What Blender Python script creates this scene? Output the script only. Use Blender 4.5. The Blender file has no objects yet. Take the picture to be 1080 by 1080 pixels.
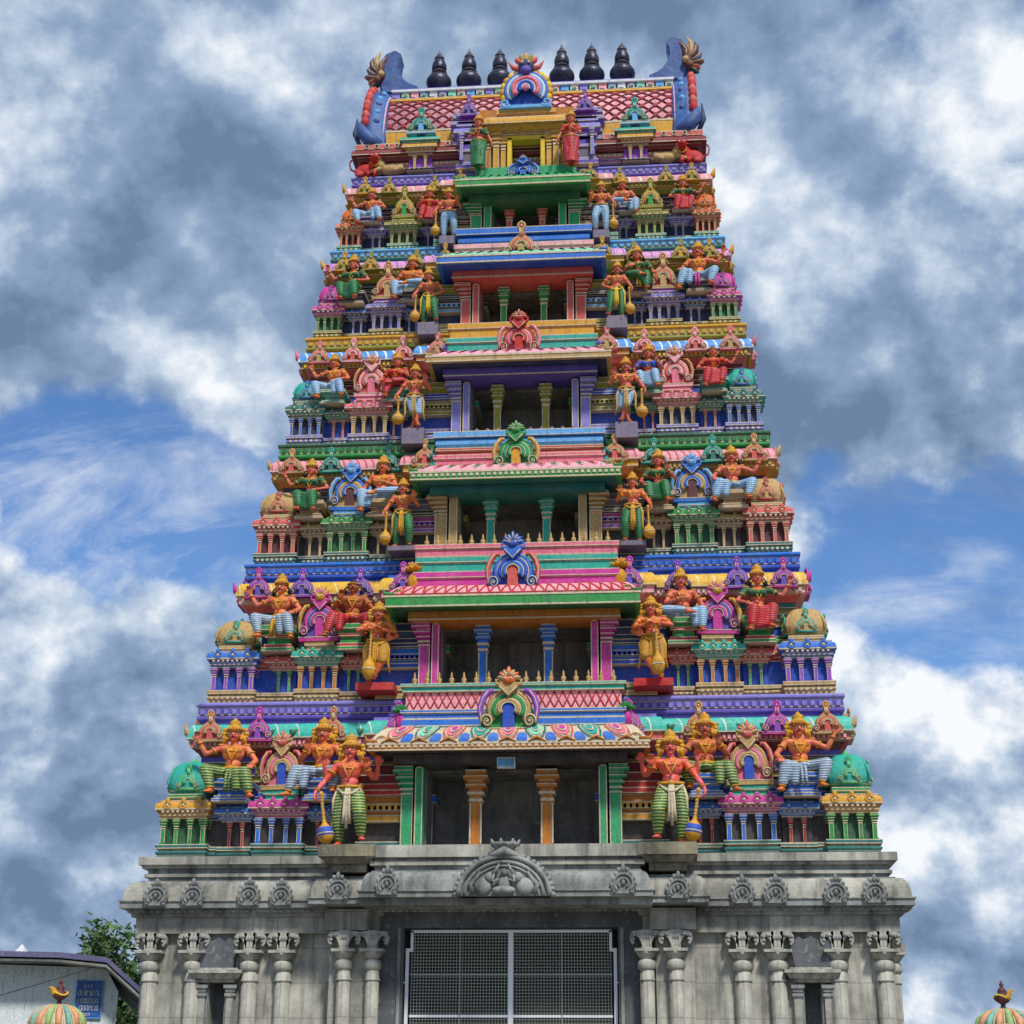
import bpy, math, random
import numpy as np
from mathutils import Vector, Matrix
random.seed(7)
R = math.radians
sc = bpy.context.scene
COL = sc.collection

# ------------------------------------------------------------------ camera
PITCH, YAW, ROLL = 0.351279, 0.0917452, 0.0065311
CX, CD, CH = 2.795074, 30.663892, 1.6
fwd = Vector((-math.sin(YAW)*math.cos(PITCH), math.cos(YAW)*math.cos(PITCH), math.sin(PITCH)))
rt0 = Vector((math.cos(YAW), math.sin(YAW), 0))
up0 = rt0.cross(fwd)
cr, sr = math.cos(ROLL), math.sin(ROLL)
RT = rt0*cr + up0*sr
UP = up0*cr - rt0*sr
cam = bpy.data.cameras.new('camera')
cam.sensor_width = 36
cam.lens = 1711.19/1080*36
cam.clip_end = 3000
camo = bpy.data.objects.new('camera', cam)
COL.objects.link(camo)
camo.matrix_world = Matrix(((RT.x, UP.x, -fwd.x, CX), (RT.y, UP.y, -fwd.y, -CD), (RT.z, UP.z, -fwd.z, CH), (0, 0, 0, 1)))
sc.camera = camo
def raydir(px, py):
    return (RT*((px-540)/1711.19) - UP*((py-540)/1711.19) + fwd).normalized()

# ------------------------------------------------------------------ light, sky, exposure
SUN_EL, SUN_AZ = R(52), R(28)          # azimuth measured from -Y (the camera's side) towards +X
sdir = Vector((math.sin(SUN_AZ)*math.cos(SUN_EL), -math.cos(SUN_AZ)*math.cos(SUN_EL), math.sin(SUN_EL)))
sun = bpy.data.lights.new('sun', 'SUN')
sun.energy = 2.5
sun.angle = R(8)
sun.color = (1.0, 0.95, 0.87)
suno = bpy.data.objects.new('sun', sun)
COL.objects.link(suno)
suno.rotation_euler = (-sdir).to_track_quat('-Z', 'Y').to_euler()
sc.view_settings.view_transform = 'Standard'
sc.view_settings.look = 'None'
sc.view_settings.gamma = 1
sc.view_settings.exposure = 0.50

def build_world():
    w = bpy.data.worlds.new('World'); sc.world = w; w.use_nodes = True
    nt = w.node_tree; N = nt.nodes; L = nt.links
    for n in list(N): N.remove(n)
    out = N.new('ShaderNodeOutputWorld'); bg = N.new('ShaderNodeBackground'); bg.inputs[1].default_value = 0.1
    L.new(bg.outputs[0], out.inputs[0])
    sky = N.new('ShaderNodeTexSky'); sky.sky_type = 'NISHITA'; sky.sun_disc = False
    sky.sun_elevation = SUN_EL
    sky.sun_rotation = math.atan2(sdir.x, sdir.y)
    sky.air_density = 1.0; sky.dust_density = 0.4; sky.ozone_density = 2.5
    tc = N.new('ShaderNodeTexCoord')
    def math_(op, a, b=None, c=None, clamp=False):
        m = N.new('ShaderNodeMath'); m.operation = op; m.use_clamp = clamp
        for i, v in enumerate((a, b, c)):
            if v is None: continue
            if isinstance(v, (int, float)): m.inputs[i].default_value = v
            else: L.new(v, m.inputs[i])
        return m.outputs[0]
    def vmath(op, a, b=None):
        m = N.new('ShaderNodeVectorMath'); m.operation = op
        L.new(a, m.inputs[0])
        if b is not None:
            if isinstance(b, (tuple, list, Vector)): m.inputs[1].default_value = tuple(b)
            else: L.new(b, m.inputs[1])
        return m
    d = vmath('NORMALIZE', tc.outputs['Generated']).outputs[0]
    sep = N.new('ShaderNodeSeparateXYZ'); L.new(d, sep.inputs[0])
    # clouds lie on a sheet overhead: project the direction on it
    zz = math_('ADD', math_('MAXIMUM', sep.outputs[2], 0.0), 0.85)
    px = math_('DIVIDE', sep.outputs[0], zz); py = math_('DIVIDE', sep.outputs[1], zz)
    cmb = N.new('ShaderNodeCombineXYZ'); L.new(px, cmb.inputs[0]); L.new(py, cmb.inputs[1])
    def noise(scale, detail, rough, dist, off=(0, 0, 0), sx=(1, 1, 1)):
        mp = N.new('ShaderNodeMapping'); mp.inputs[1].default_value = off; mp.inputs[3].default_value = sx
        L.new(cmb.outputs[0], mp.inputs[0])
        n = N.new('ShaderNodeTexNoise'); n.inputs['Scale'].default_value = scale; n.inputs['Detail'].default_value = detail
        n.inputs['Roughness'].default_value = rough; n.inputs['Distortion'].default_value = dist
        L.new(mp.outputs[0], n.inputs['Vector'])
        return n.outputs['Fac']
    def dens(shift):
        """cloud thickness: soft masses broken into round billows"""
        mp = N.new('ShaderNodeMapping'); mp.inputs[1].default_value = (3.1, 0.4+shift, 0); L.new(cmb.outputs[0], mp.inputs[0])
        def nz(scale, detail, rough, dist=0.0):
            n = N.new('ShaderNodeTexNoise'); n.inputs['Scale'].default_value = scale; n.inputs['Detail'].default_value = detail
            n.inputs['Roughness'].default_value = rough; n.inputs['Distortion'].default_value = dist; L.new(mp.outputs[0], n.inputs['Vector']); return n
        a = nz(5.2, 8, 0.62); w = nz(16, 3, 0.6)
        wv = vmath('SUBTRACT', w.outputs['Color'], (0.5, 0.5, 0.5)).outputs[0]
        sc_ = vmath('SCALE', wv); sc_.inputs['Scale'].default_value = 0.07
        wp = vmath('ADD', mp.outputs[0], sc_.outputs[0]).outputs[0]
        tot = math_('MULTIPLY', math_('SUBTRACT', a.outputs['Fac'], 0.5), 1.15)
        for scale, amt in ((11, 0.24), (31, 0.12)):
            v = N.new('ShaderNodeTexVoronoi'); v.feature = 'F1'; v.inputs['Scale'].default_value = scale; L.new(wp, v.inputs['Vector'])
            tot = math_('SUBTRACT', tot, math_('MULTIPLY', math_('SUBTRACT', v.outputs['Distance'], 0.42), amt))
        return tot
    d0 = dens(0.0); d1 = dens(0.034)
    def blob(px_, py_, rad, amt, sharp=1.0):
        dv = raydir(px_, py_)
        dist = vmath('DISTANCE', d, dv).outputs['Value']
        m = N.new('ShaderNodeMapRange'); m.interpolation_type = 'SMOOTHSTEP'
        L.new(dist, m.inputs[0]); m.inputs[1].default_value = 0.0; m.inputs[2].default_value = rad
        m.inputs[3].default_value = amt; m.inputs[4].default_value = 0.0
        return m.outputs[0]
    # coverage: high almost everywhere, open where the blue shows
    cov = math_('ADD', d0, 0.60)
    for b in ((110, 520, 0.11, -0.34), (20, 480, 0.09, -0.28), (230, 470, 0.075, -0.30), (200, 560, 0.05, -0.24), (905, 600, 0.12, -0.36), (1030, 590, 0.10, -0.26), (1000, 660, .08, -.14), (1030, 330, 0.05, -0.12), (860, 500, 0.04, -0.15),
              (1050, 690, 0.08, -0.20), (800, 165, 0.06, -0.06), (110, 690, 0.12, 0.24), (55, 470, .06, -.10), (60, 860, 0.2, 0.2), (860, 320, 0.14, 0.36), (130, 250, 0.24, 0.30), (260, 400, 0.07, 0.30), (100, 60, 0.2, 0.22), (620, 20, 0.2, 0.22), (1000, 110, 0.16, 0.12),
              (950, 900, 0.16, 0.2), (330, 60, 0.14, 0.16), (980, 400, 0.09, 0.22), (1000, 300, .1, .16), (960, 760, .10, .16)):
        cov = math_('ADD', cov, blob(*b))
    mr = N.new('ShaderNodeMapRange'); mr.interpolation_type = 'SMOOTHSTEP'
    L.new(cov, mr.inputs[0]); mr.inputs[1].default_value = 0.38; mr.inputs[2].default_value = 0.58
    # brightness of the cloud: lit tops and grey bellies
    relief = math_('MULTIPLY', math_('SUBTRACT', d0, d1), 3.0)
    br = math_('ADD', relief, math_('MULTIPLY', cov, -0.35))
    br = math_('ADD', br, 0.70)
    for b in ((950, 880, .2, .16), (1000, 740, .1, .12), (860, 240, 0.08, 0.26), (990, 250, .06, .14), (760, 230, .05, .2), (50, 150, .12, .14), (180, 60, .12, .10), (1000, 120, .14, .08), (820, 280, 0.07, 0.20), (970, 260, 0.07, 0.20), (70, 600, 0.08, 0.20), (160, 610, 0.06, 0.28), (60, 150, 0.06, 0.22), (230, 370, 0.05, 0.35), (180, 410, 0.05, 0.30),
              (1000, 400, 0.09, 0.12), (100, 740, 0.1, 0.15), (40, 870, 0.07, 0.15), (900, 310, 0.05, -0.38), (60, 260, 0.12, -0.12), (250, 230, 0.09, -0.12), (700, 10, 0.18, -0.12), (60, 30, 0.16, -0.15), (80, 660, 0.08, -0.08), (60, 810, 0.1, -0.12)):
        br = math_('ADD', br, blob(*b))
    ramp = N.new('ShaderNodeValToRGB'); e = ramp.color_ramp.elements
    e[0].position = 0.0; e[0].color = (0.15, 0.225, 0.36, 1)
    e[1].position = 1.0; e[1].color = (0.92, 0.95, 0.99, 1)
    m1 = ramp.color_ramp.elements.new(0.42); m1.color = (0.28, 0.385, 0.56, 1)
    m2 = ramp.color_ramp.elements.new(0.72); m2.color = (0.55, 0.65, 0.78, 1)
    L.new(br, ramp.inputs[0])
    csc = N.new('ShaderNodeMix'); csc.data_type = 'RGBA'; csc.blend_type = 'MULTIPLY'; csc.inputs[0].default_value = 1
    L.new(ramp.outputs[0], csc.inputs[6]); csc.inputs[7].default_value = (7.2, 7.2, 7.2, 1)
    # the clear sky, deepened a little
    ssc = N.new('ShaderNodeMix'); ssc.data_type = 'RGBA'; ssc.blend_type = 'MULTIPLY'; ssc.inputs[0].default_value = 1
    L.new(sky.outputs[0], ssc.inputs[6]); ssc.inputs[7].default_value = (0.52, 0.74, 1.0, 1)
    mix = N.new('ShaderNodeMix'); mix.data_type = 'RGBA'
    wm = N.new('ShaderNodeMapping'); wm.inputs[3].default_value = (0.8, 2.4, 1); wm.inputs[2].default_value = (0, 0, 0.35); L.new(cmb.outputs[0], wm.inputs[0])
    wn = N.new('ShaderNodeTexNoise'); wn.inputs['Scale'].default_value = 9; wn.inputs['Detail'].default_value = 8; wn.inputs['Roughness'].default_value = 0.68; wn.inputs['Distortion'].default_value = 0.6; L.new(wm.outputs[0], wn.inputs['Vector'])
    wr = N.new('ShaderNodeMapRange'); L.new(wn.outputs['Fac'], wr.inputs[0]); wr.inputs[1].default_value = 0.42; wr.inputs[2].default_value = 0.70; wr.inputs[3].default_value = 0.04; wr.inputs[4].default_value = 0.62
    fac = math_('MAXIMUM', mr.outputs[0], wr.outputs[0])
    L.new(fac, mix.inputs[0]); L.new(ssc.outputs[2], mix.inputs[6]); L.new(csc.outputs[2], mix.inputs[7])
    L.new(mix.outputs[2], bg.inputs[0])
build_world()
sc.world.cycles.sampling_method = 'MANUAL'; sc.world.cycles.sample_map_resolution = 256

# ------------------------------------------------------------------ materials
MATS = {}
def lin(h):
    h = h.lstrip('#'); c = [int(h[i:i+2], 16)/255 for i in (0, 2, 4)]
    return tuple(v/12.92 if v <= 0.04045 else ((v+0.055)/1.055)**2.4 for v in c) + (1,)
def mat(name, hexc, rough=0.68, kind='paint', hex2=None, period=0.2, frac=0.2, metal=0):
    if name in MATS: return MATS[name]
    m = bpy.data.materials.new(name); m.use_nodes = True; MATS[name] = m
    nt = m.node_tree; N = nt.nodes; L = nt.links
    b = N['Principled BSDF']; b.inputs['Roughness'].default_value = rough; b.inputs['Metallic'].default_value = metal
    c = lin(hexc)
    if kind != 'stone': l_ = .3*c[0]+.6*c[1]+.1*c[2]; c = tuple(max(0.004, v*1.16-l_*.19) for v in c[:3])+(1,)
    tc = N.new('ShaderNodeTexCoord')
    def noise(scale, detail, src=None, sx=None, rough=0.6):
        n = N.new('ShaderNodeTexNoise'); n.inputs['Scale'].default_value = scale; n.inputs['Detail'].default_value = detail; n.inputs['Roughness'].default_value = rough
        if sx:
            mp = N.new('ShaderNodeMapping'); mp.inputs[3].default_value = sx; L.new(tc.outputs['Object'], mp.inputs[0]); L.new(mp.outputs[0], n.inputs['Vector'])
        else: L.new(tc.outputs['Object'], n.inputs['Vector'])
        return n.outputs['Fac']
    def mixc(f, a, bb, blend='MIX'):
        x = N.new('ShaderNodeMix'); x.data_type = 'RGBA'; x.blend_type = blend
        for i, v in ((0, f), (6, a), (7, bb)):
            if isinstance(v, (int, float)): x.inputs[i].default_value = v
            elif isinstance(v, tuple): x.inputs[i].default_value = v
            else: L.new(v, x.inputs[i])
        return x.outputs[2]
    def mr(v, a, bb, c0=0.0, c1=1.0):
        x = N.new('ShaderNodeMapRange'); L.new(v, x.inputs[0]); x.inputs[1].default_value = a; x.inputs[2].default_value = bb; x.inputs[3].default_value = c0; x.inputs[4].default_value = c1
        return x.outputs[0]
    base = c
    ba = N.new('ShaderNodeMath'); ba.operation = 'MULTIPLY_ADD'; L.new(noise(7, 3), ba.inputs[0]); ba.inputs[1].default_value = 2.5; L.new(noise(38, 4), ba.inputs[2])
    bumpsrc = ba.outputs[0]
    bstr = 0.45
    if kind == 'stripe':      # painted strips across a moulding (world x + y)
        sp = N.new('ShaderNodeSeparateXYZ'); L.new(tc.outputs['Object'], sp.inputs[0])
        a = N.new('ShaderNodeMath'); a.operation = 'ADD'; L.new(sp.outputs[0], a.inputs[0]); L.new(sp.outputs[1], a.inputs[1])
        d = N.new('ShaderNodeMath'); d.operation = 'DIVIDE'; L.new(a.outputs[0], d.inputs[0]); d.inputs[1].default_value = period
        f = N.new('ShaderNodeMath'); f.operation = 'FRACT'; L.new(d.outputs[0], f.inputs[0])
        g = N.new('ShaderNodeMath'); g.operation = 'LESS_THAN'; L.new(f.outputs[0], g.inputs[0]); g.inputs[1].default_value = frac
        base = mixc(g.outputs[0], c, lin(hex2))
    if kind == 'cloth':       # folded cloth: wavy bands round the limb
        w = N.new('ShaderNodeTexWave'); w.wave_type = 'BANDS'; w.bands_direction = 'Z'; w.inputs['Scale'].default_value = 1/period
        w.inputs['Distortion'].default_value = 2.2; w.inputs['Detail'].default_value = 1; w.inputs['Detail Scale'].default_value = 0.7
        L.new(tc.outputs['Object'], w.inputs['Vector'])
        base = mixc(mr(w.outputs['Fac'], 1-frac-0.12, 1-frac+0.05), c, lin(hex2))
        bumpsrc = w.outputs['Fac']; bstr = 0.5
    if kind == 'stone':
        n1 = noise(0.9, 8, rough=0.65); n2 = noise(9, 6); n3 = noise(1.6, 6, sx=(3.2, 3.2, 0.35)); n4 = noise(60, 3)
        base = mixc(mr(n1, 0.38, 0.64), tuple(v*0.50 for v in c[:3])+(1,), tuple(min(1, v*1.38) for v in c[:3])+(1,))
        base = mixc(mr(n3, 0.48, 0.70, 0, 0.82), base, (0.055, 0.058, 0.055, 1))
        base = mixc(mr(n2, 0.56, 0.70, 0, 0.5), base, lin('#a9aca2'))
        base = mixc(mr(n4, 0.3, 0.7, 0, 0.4), base, (0.10, 0.105, 0.10, 1))
        # joints between the blocks
        if period > 0:
            sp = N.new('ShaderNodeSeparateXYZ'); L.new(tc.outputs['Object'], sp.inputs[0])
            cb = N.new('ShaderNodeCombineXYZ'); L.new(sp.outputs[0], cb.inputs[0]); L.new(sp.outputs[2], cb.inputs[1])
            bk = N.new('ShaderNodeTexBrick'); bk.inputs['Scale'].default_value = 1; bk.inputs['Mortar Size'].default_value = 0.006
            bk.inputs['Brick Width'].default_value = 1.45; bk.inputs['Row Height'].default_value = 0.62
            L.new(cb.outputs[0], bk.inputs['Vector'])
            base = mixc(mr(bk.outputs['Fac'], 0, 1, 0, 0.55), base, (0.04, 0.04, 0.04, 1))
        nn = N.new('ShaderNodeMath'); nn.operation = 'ADD'; L.new(n4, nn.inputs[0]); L.new(n2, nn.inputs[1]); bumpsrc = nn.outputs[0]; bstr = 0.6
    if kind in ('paint', 'stripe', 'cloth'):
        n1 = noise(2.2, 6); n2 = noise(17, 5); n3 = noise(3.0, 6, sx=(4, 4, 0.5))
        if kind == 'paint' and hex2: base = mixc(mr(noise(3.1, 3), 0.38, 0.62), base, lin(hex2))
        base = mixc(mr(n1, 0.40, 0.74, 0.0, 0.10), base, lin('#d8d0c4'))
        base = mixc(mr(n2, 0.50, 0.72, 0, 0.55), base, tuple(v*0.35 for v in c[:3])+(1,))
        base = mixc(mr(n3, 0.53, 0.74, 0, 0.55), base, (0.07, 0.07, 0.075, 1))
        n5 = noise(70, 3); base = mixc(mr(n5, 0.63, 0.70, 0, 0.5), base, lin('#c9c2b4'))
    if isinstance(base, tuple): b.inputs['Base Color'].default_value = base
    else: L.new(base, b.inputs['Base Color'])
    if kind != 'plain':
        bp = N.new('ShaderNodeBump'); bp.inputs['Strength'].default_value = bstr; bp.inputs['Distance'].default_value = 0.012
        L.new(bumpsrc, bp.inputs['Height']); L.new(bp.outputs[0], b.inputs['Normal'])
    return m
PAL = dict(cream='#cfc1a8', white='#d8dce0', gold='#cf9c2a', ochre='#b5752a', tan='#b89a6a', olive='#8f8c3e', red='#b5282c', dred='#75202a', maroon='#54222c',
           pink='#d9788c', lpink='#e9aab4', salmon='#c9605a', magenta='#c04494', purple='#8c4cb4', lilac='#8480c8', violet='#5c4ca8', royal='#244cb0', blue='#2c6cc4', sky='#6ca8dc',
           navy='#1c2c54', teal='#3ca494', dteal='#1f6a68', emerald='#1e9a68', green='#2e8c48', dgreen='#1f5a38', mint='#8fd0b4', orange='#d46a2c', dark='#35302f', dgrey='#3a3436',
           slate='#6a6474', yellow='#e0c040', black='#121218', skin='#e08650', skin2='#d4744a', skinred='#d67258', pedgrey='#766e80', brown='#6c3c2c', lgreen='#5cba7c', kal='#1a1c30', room='#86827f')
def P(n):
    if n in MATS: return MATS[n]
    return mat(n, PAL[n])
mat('skin', '#e58a48', .5, 'paint', '#d85f4e'); mat('skin2', '#cf7442', .5, 'paint', '#b85a3e'); mat('skinred', '#dc7a58', .5, 'paint', '#cf5850'); mat('skinhot', '#ea6c34', .5, 'paint', '#e25a5e')
mat('room', '#8b8682', .9, 'stone', period=0)
mat('stone', '#b8b5a8', 0.85, 'stone', period=1)
mat('carved', '#a3a6a2', 0.85, 'stone', period=0)
mat('darkstone', '#5a5e64', 0.6, 'stone', period=0)
mat('pedstone', '#958b70', 0.85, 'stone', period=0)
mat('wire', '#9c9e94', 0.45, 'plain', metal=0.3)
mat('gateframe', '#f2f5f7', 0.5, 'plain')
mat('kap1', '#4fb8a8', 0.5, 'stripe', '#e6dccb', 0.42, 0.06)
mat('kap2', '#e0b43c', 0.5, 'stripe', '#f0dca0', 0.34, 0.07)
mat('kap3', '#e2a0a8', 0.5, 'stripe', '#c24a5c', 0.16, 0.3)
mat('kap4', '#4c94dc', 0.5, 'stripe', '#dfe6f0', 0.20, 0.22)
mat('kap5', '#dc9ccc', 0.5, 'stripe', '#7a5ab0', 0.22, 0.14)
mat('kap6', '#e0a0a8', 0.5, 'stripe', '#efd6cc', 0.26, 0.16)
mat('gs', '#1f6636', 0.5, 'cloth', '#b9b25c', 0.17, 0.26)
mat('ws', '#b4c4cf', 0.5, 'cloth', '#566a90', 0.15, 0.28)
mat('ys', '#d09c1c', 0.5, 'cloth', '#8a5a10', 0.09, 0.30)
mat('gplain', '#23804a', 0.5, 'cloth', '#134a2c', 0.14, 0.3)
mat('bplain', '#a4c4dc', 0.5, 'cloth', '#6a94c4', 0.16, 0.22)
mat('rplain', '#c8283a', 0.5, 'cloth', '#8c1626', 0.15, 0.3)
mat('leaf', '#3d5e2c', 0.6, 'paint'); mat('leaf2', '#55763c', 0.6, 'paint'); mat('bark', '#4c4238', 0.9, 'paint')

# ------------------------------------------------------------------ mesh builder
class MB:
    def __init__(s): s.v = []; s.f = []; s.m = []; s.mn = []; s.sm = []
    def mi(s, n):
        if n not in s.mn: s.mn.append(n)
        return s.mn.index(n)
    def add(s, vs, fs, m, smooth=False):
        o = len(s.v); s.v += [tuple(x) for x in vs]
        k = s.mi(m) if isinstance(m, str) else None
        for i, f in enumerate(fs):
            s.f.append([a+o for a in f]); s.m.append(k if k is not None else s.mi(m[i])); s.sm.append(smooth)
    def box(s, x0, x1, y0, y1, z0, z1, m, taper=0):
        t = taper
        s.add([(x0, y0, z0), (x1, y0, z0), (x1, y1, z0), (x0, y1, z0), (x0-t, y0-t, z1), (x1+t, y0-t, z1), (x1+t, y1+t, z1), (x0-t, y1+t, z1)],
              [(0, 3, 2, 1), (4, 5, 6, 7), (0, 1, 5, 4), (1, 2, 6, 5), (2, 3, 7, 6), (3, 0, 4, 7)], m)
    def cbox(s, x, y, z, wx, wy, wz, m): s.box(x-wx/2, x+wx/2, y-wy/2, y+wy/2, z, z+wz, m)
    def lathe(s, x, y, z, prof, m, n=16, axis='z', smooth=True, sx=1, sy=1):
        vs = []; fs = []; ms = []
        for r, h in prof:
            for k in range(n):
                a = 2*math.pi*k/n
                vs.append((x+r*sx*math.cos(a), y+r*sy*math.sin(a), z+h))
        for i in range(len(prof)-1):
            for k in range(n):
                fs.append((i*n+k, i*n+(k+1) % n, (i+1)*n+(k+1) % n, (i+1)*n+k)); ms.append(m if isinstance(m, str) else m[i])
        fs.append(tuple(range(n-1, -1, -1))); ms.append(ms[0]); fs.append(tuple((len(prof)-1)*n+k for k in range(n))); ms.append(ms[-2])
        s.add(vs, fs, ms, smooth)
    def tube(s, pts, r, m, n=6, closed=False, smooth=True):
        pts = [Vector(p) for p in pts]; N = len(pts)
        rs = r if isinstance(r, (list, tuple)) else [r]*N
        vs = []; fs = []
        ref = None
        for i, p in enumerate(pts):
            a = pts[(i-1) % N] if (closed or i > 0) else p; b = pts[(i+1) % N] if (closed or i < N-1) else p
            t = (b-a)
            if t.length < 1e-9: t = Vector((0, 0, 1))
            t.normalize()
            if ref is None: ref = Vector((0, 1, 0)) if abs(t.y) < 0.9 else Vector((1, 0, 0))
            u = (ref - t*ref.dot(t))
            if u.length < 1e-6: u = t.orthogonal()
            u.normalize(); w = t.cross(u); ref = u
            for k in range(n):
                an = 2*math.pi*k/n
                vs.append(p + (u*math.cos(an)+w*math.sin(an))*rs[i])
        M = N if closed else N-1
        for i in range(M):
            for k in range(n):
                j = (i+1) % N
                fs.append((i*n+k, i*n+(k+1) % n, j*n+(k+1) % n, j*n+k))
        if not closed:
            fs.append(tuple(range(n-1, -1, -1))); fs.append(tuple((N-1)*n+k for k in range(n)))
        s.add(vs, fs, m, smooth)
    def ball(s, x, y, z, rx, ry, rz, m, n=10, k=7):
        prof = [(max(0.001, math.sin(math.pi*i/k)), -math.cos(math.pi*i/k)) for i in range(k+1)]
        vs = []; fs = []
        for r, h in prof:
            for j in range(n):
                a = 2*math.pi*j/n; vs.append((x+rx*r*math.cos(a), y+ry*r*math.sin(a), z+rz*h))
        for i in range(k):
            for j in range(n): fs.append((i*n+j, i*n+(j+1) % n, (i+1)*n+(j+1) % n, (i+1)*n+j))
        s.add(vs, fs, m, True)
    def slab(s, pts, y0, y1, m, mside=None, bev=0):       # polygon in x,z extruded from y0 (front) to y1
        n = len(pts); vs = [(p[0], y0, p[1]) for p in pts]+[(p[0], y1, p[1]) for p in pts]
        s.add(vs, [tuple(range(n)), tuple(range(2*n-1, n-1, -1))], m)
        s.add(vs, [(i, i+n, (i+1) % n+n, (i+1) % n) for i in range(n)], mside or m)
    def sweep(s, poly, prof, mats):                       # orthogonal polygon CCW seen from above; profile [(out,z)]
        n = len(poly); vs = []
        def nrm(a, b):
            dx, dy = b[0]-a[0], b[1]-a[1]; l = math.hypot(dx, dy); return (dy/l, -dx/l)
        ns = [nrm(poly[i], poly[(i+1) % n]) for i in range(n)]
        for o, z in prof:
            for i in range(n):
                a, b = ns[i-1], ns[i]
                if abs(a[0]*b[0]+a[1]*b[1]) > 0.9: ox, oy = b
                else: ox, oy = a[0]+b[0], a[1]+b[1]
                vs.append((poly[i][0]+ox*o, poly[i][1]+oy*o, z))
        fs = []; ms = []
        for j in range(len(prof)-1):
            for i in range(n):
                k = (i+1) % n
                fs.append((j*n+i, j*n+k, (j+1)*n+k, (j+1)*n+i)); ms.append(mats[j])
        fs.append(tuple((len(prof)-1)*n+i for i in range(n))); ms.append(mats[-1])
        fs.append(tuple(range(n-1, -1, -1))); ms.append(mats[0])
        s.add(vs, fs, ms)
    def courses(s, poly, z, cs, line='cream', t=0.017):   # cs: (kind,height,out,mat[,line]) stacked upwards
        pr = []; ms = []
        cur = None
        def seg(p, m):
            if pr: ms.append(m)
            pr.append(p)
        for c in cs:
            kind, h, o, m = c[:4]; ln = c[4] if len(c) > 4 else line
            tt = min(t, h*0.3)
            if kind == 'f':
                seg((o, z), m)
                if ln: seg((o, z+tt), ln); seg((o, z+h-tt), m); seg((o, z+h), ln)
                else: seg((o, z+h), m)
            elif kind == 'r':     # roll
                for k in range(6):
                    a = math.pi*k/5; seg((o-h*0.45+h*0.45*math.sin(a), z+h/2-h/2*math.cos(a)), m)
            elif kind == 'k':     # overhanging curved eave: widest at the bottom; c[5] = inset at the top
                ins = c[5] if len(c) > 5 else h*0.7
                seg((o, z), m); seg((o, z+tt*1.3), ln or m)
                for k in range(1, 7):
                    a = math.pi/2*k/6; seg((o-ins*(1-math.cos(a)), z+tt*1.3+(h-tt*1.3)*math.sin(a)), m)
            elif kind == 't':     # tapered outwards going up
                seg((o-h*0.6, z), m); seg((o, z+h-tt), m); seg((o, z+h), ln or m)
            z += h
        s.sweep(poly, pr, ms)
        return z
    def dentil(s, x0, x1, y, z, h, w, gap, m, d=0.04):    # a row along x on a front face at y
        n = max(1, int((x1-x0)/(w+gap))); p = (x1-x0)/n
        for i in range(n):
            cx = x0+p*(i+0.5); s.box(cx-w/2, cx+w/2, y-d, y+0.01, z, z+h, m)
    def dentil_y(s, y0, y1, x, z, h, w, gap, m, sgn, d=0.04):
        n = max(1, int((y1-y0)/(w+gap))); p = (y1-y0)/n
        for i in range(n):
            cy = y0+p*(i+0.5)
            s.box(min(x, x+sgn*d), max(x, x+sgn*d), cy-w/2, cy+w/2, z, z+h, m)
    def mesh(s, name):
        me = bpy.data.meshes.new(name); me.from_pydata(s.v, [], s.f)
        for n in s.mn: me.materials.append(P(n))
        me.polygons.foreach_set('material_index', s.m); me.polygons.foreach_set('use_smooth', s.sm); me.update()
        return me
    def build(s, name, parent=None, loc=None, rz=0, sc_=None):
        o = bpy.data.objects.new(name, s.mesh(name)); COL.objects.link(o)
        if parent: o.parent = parent
        if loc: o.location = loc
        if rz: o.rotation_euler.z = rz
        if sc_: o.scale = sc_
        return o
def place(me, name, parent, loc, rz=0, s=None):
    o = bpy.data.objects.new(name, me); COL.objects.link(o)
    if parent: o.parent = parent
    o.location = loc; o.rotation_euler.z = rz
    if s: o.scale = s
    if name in ('corner_shrine', 'dome', 'shrine_front', 'bracket_shrine', 'horseshoe_gable', 'cornice_ornament', 'leaf_ornament', 'stone_pilaster'):
        j = random.Random(int(abs(loc[0]*977+loc[1]*131+loc[2]*3571))+(7 if loc[0] < 0 else 0)); k = 1+j.uniform(-.025, .025)
        if name in ('horseshoe_gable', 'cornice_ornament', 'leaf_ornament', 'dome'): o.scale = (o.scale[0]*(1+j.uniform(-.05, .05)), o.scale[1], o.scale[2]*(1+j.uniform(-.05, .05))); o.rotation_euler.y = j.uniform(-.025, .025); o.location.x += j.uniform(-.015, .015)
        elif name != 'stone_pilaster': o.scale = (k, 1, 1); o.rotation_euler.y = j.uniform(-.006, .006)
    return o
def empty(name, loc=(0, 0, 0), rz=0):
    o = bpy.data.objects.new(name, None); COL.objects.link(o); o.location = loc; o.rotation_euler.z = rz; o.empty_display_size = 0.2; return o
def node(name, parent):
    o = bpy.data.objects.new(name, None); COL.objects.link(o); o.parent = parent; return o
def tag(o, label, cat, group=None):
    o['label'] = label; o['category'] = cat
    if group: o['group'] = group
    return o
V3 = Vector
def rect(x0, x1, y0, y1): return [(x0, y0), (x1, y0), (x1, y1), (x0, y1)]

YC = 5.0
# ------------------------------------------------------------------ ground
g = MB(); g.add([(-900, -900, 0), (900, -900, 0), (900, 900, 0), (-900, 900, 0)], [(0, 1, 2, 3)], 'ground_')
mat('ground_', '#8a8172', 0.9, 'stone', period=0)
go = g.build('ground'); go['kind'] = 'structure'

# ------------------------------------------------------------------ the tower
tower = empty('temple_tower', (0, 0, 0))
tag(tower, 'tall tapering temple gateway tower in many painted colours above a grey stone base', 'temple tower')

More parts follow.
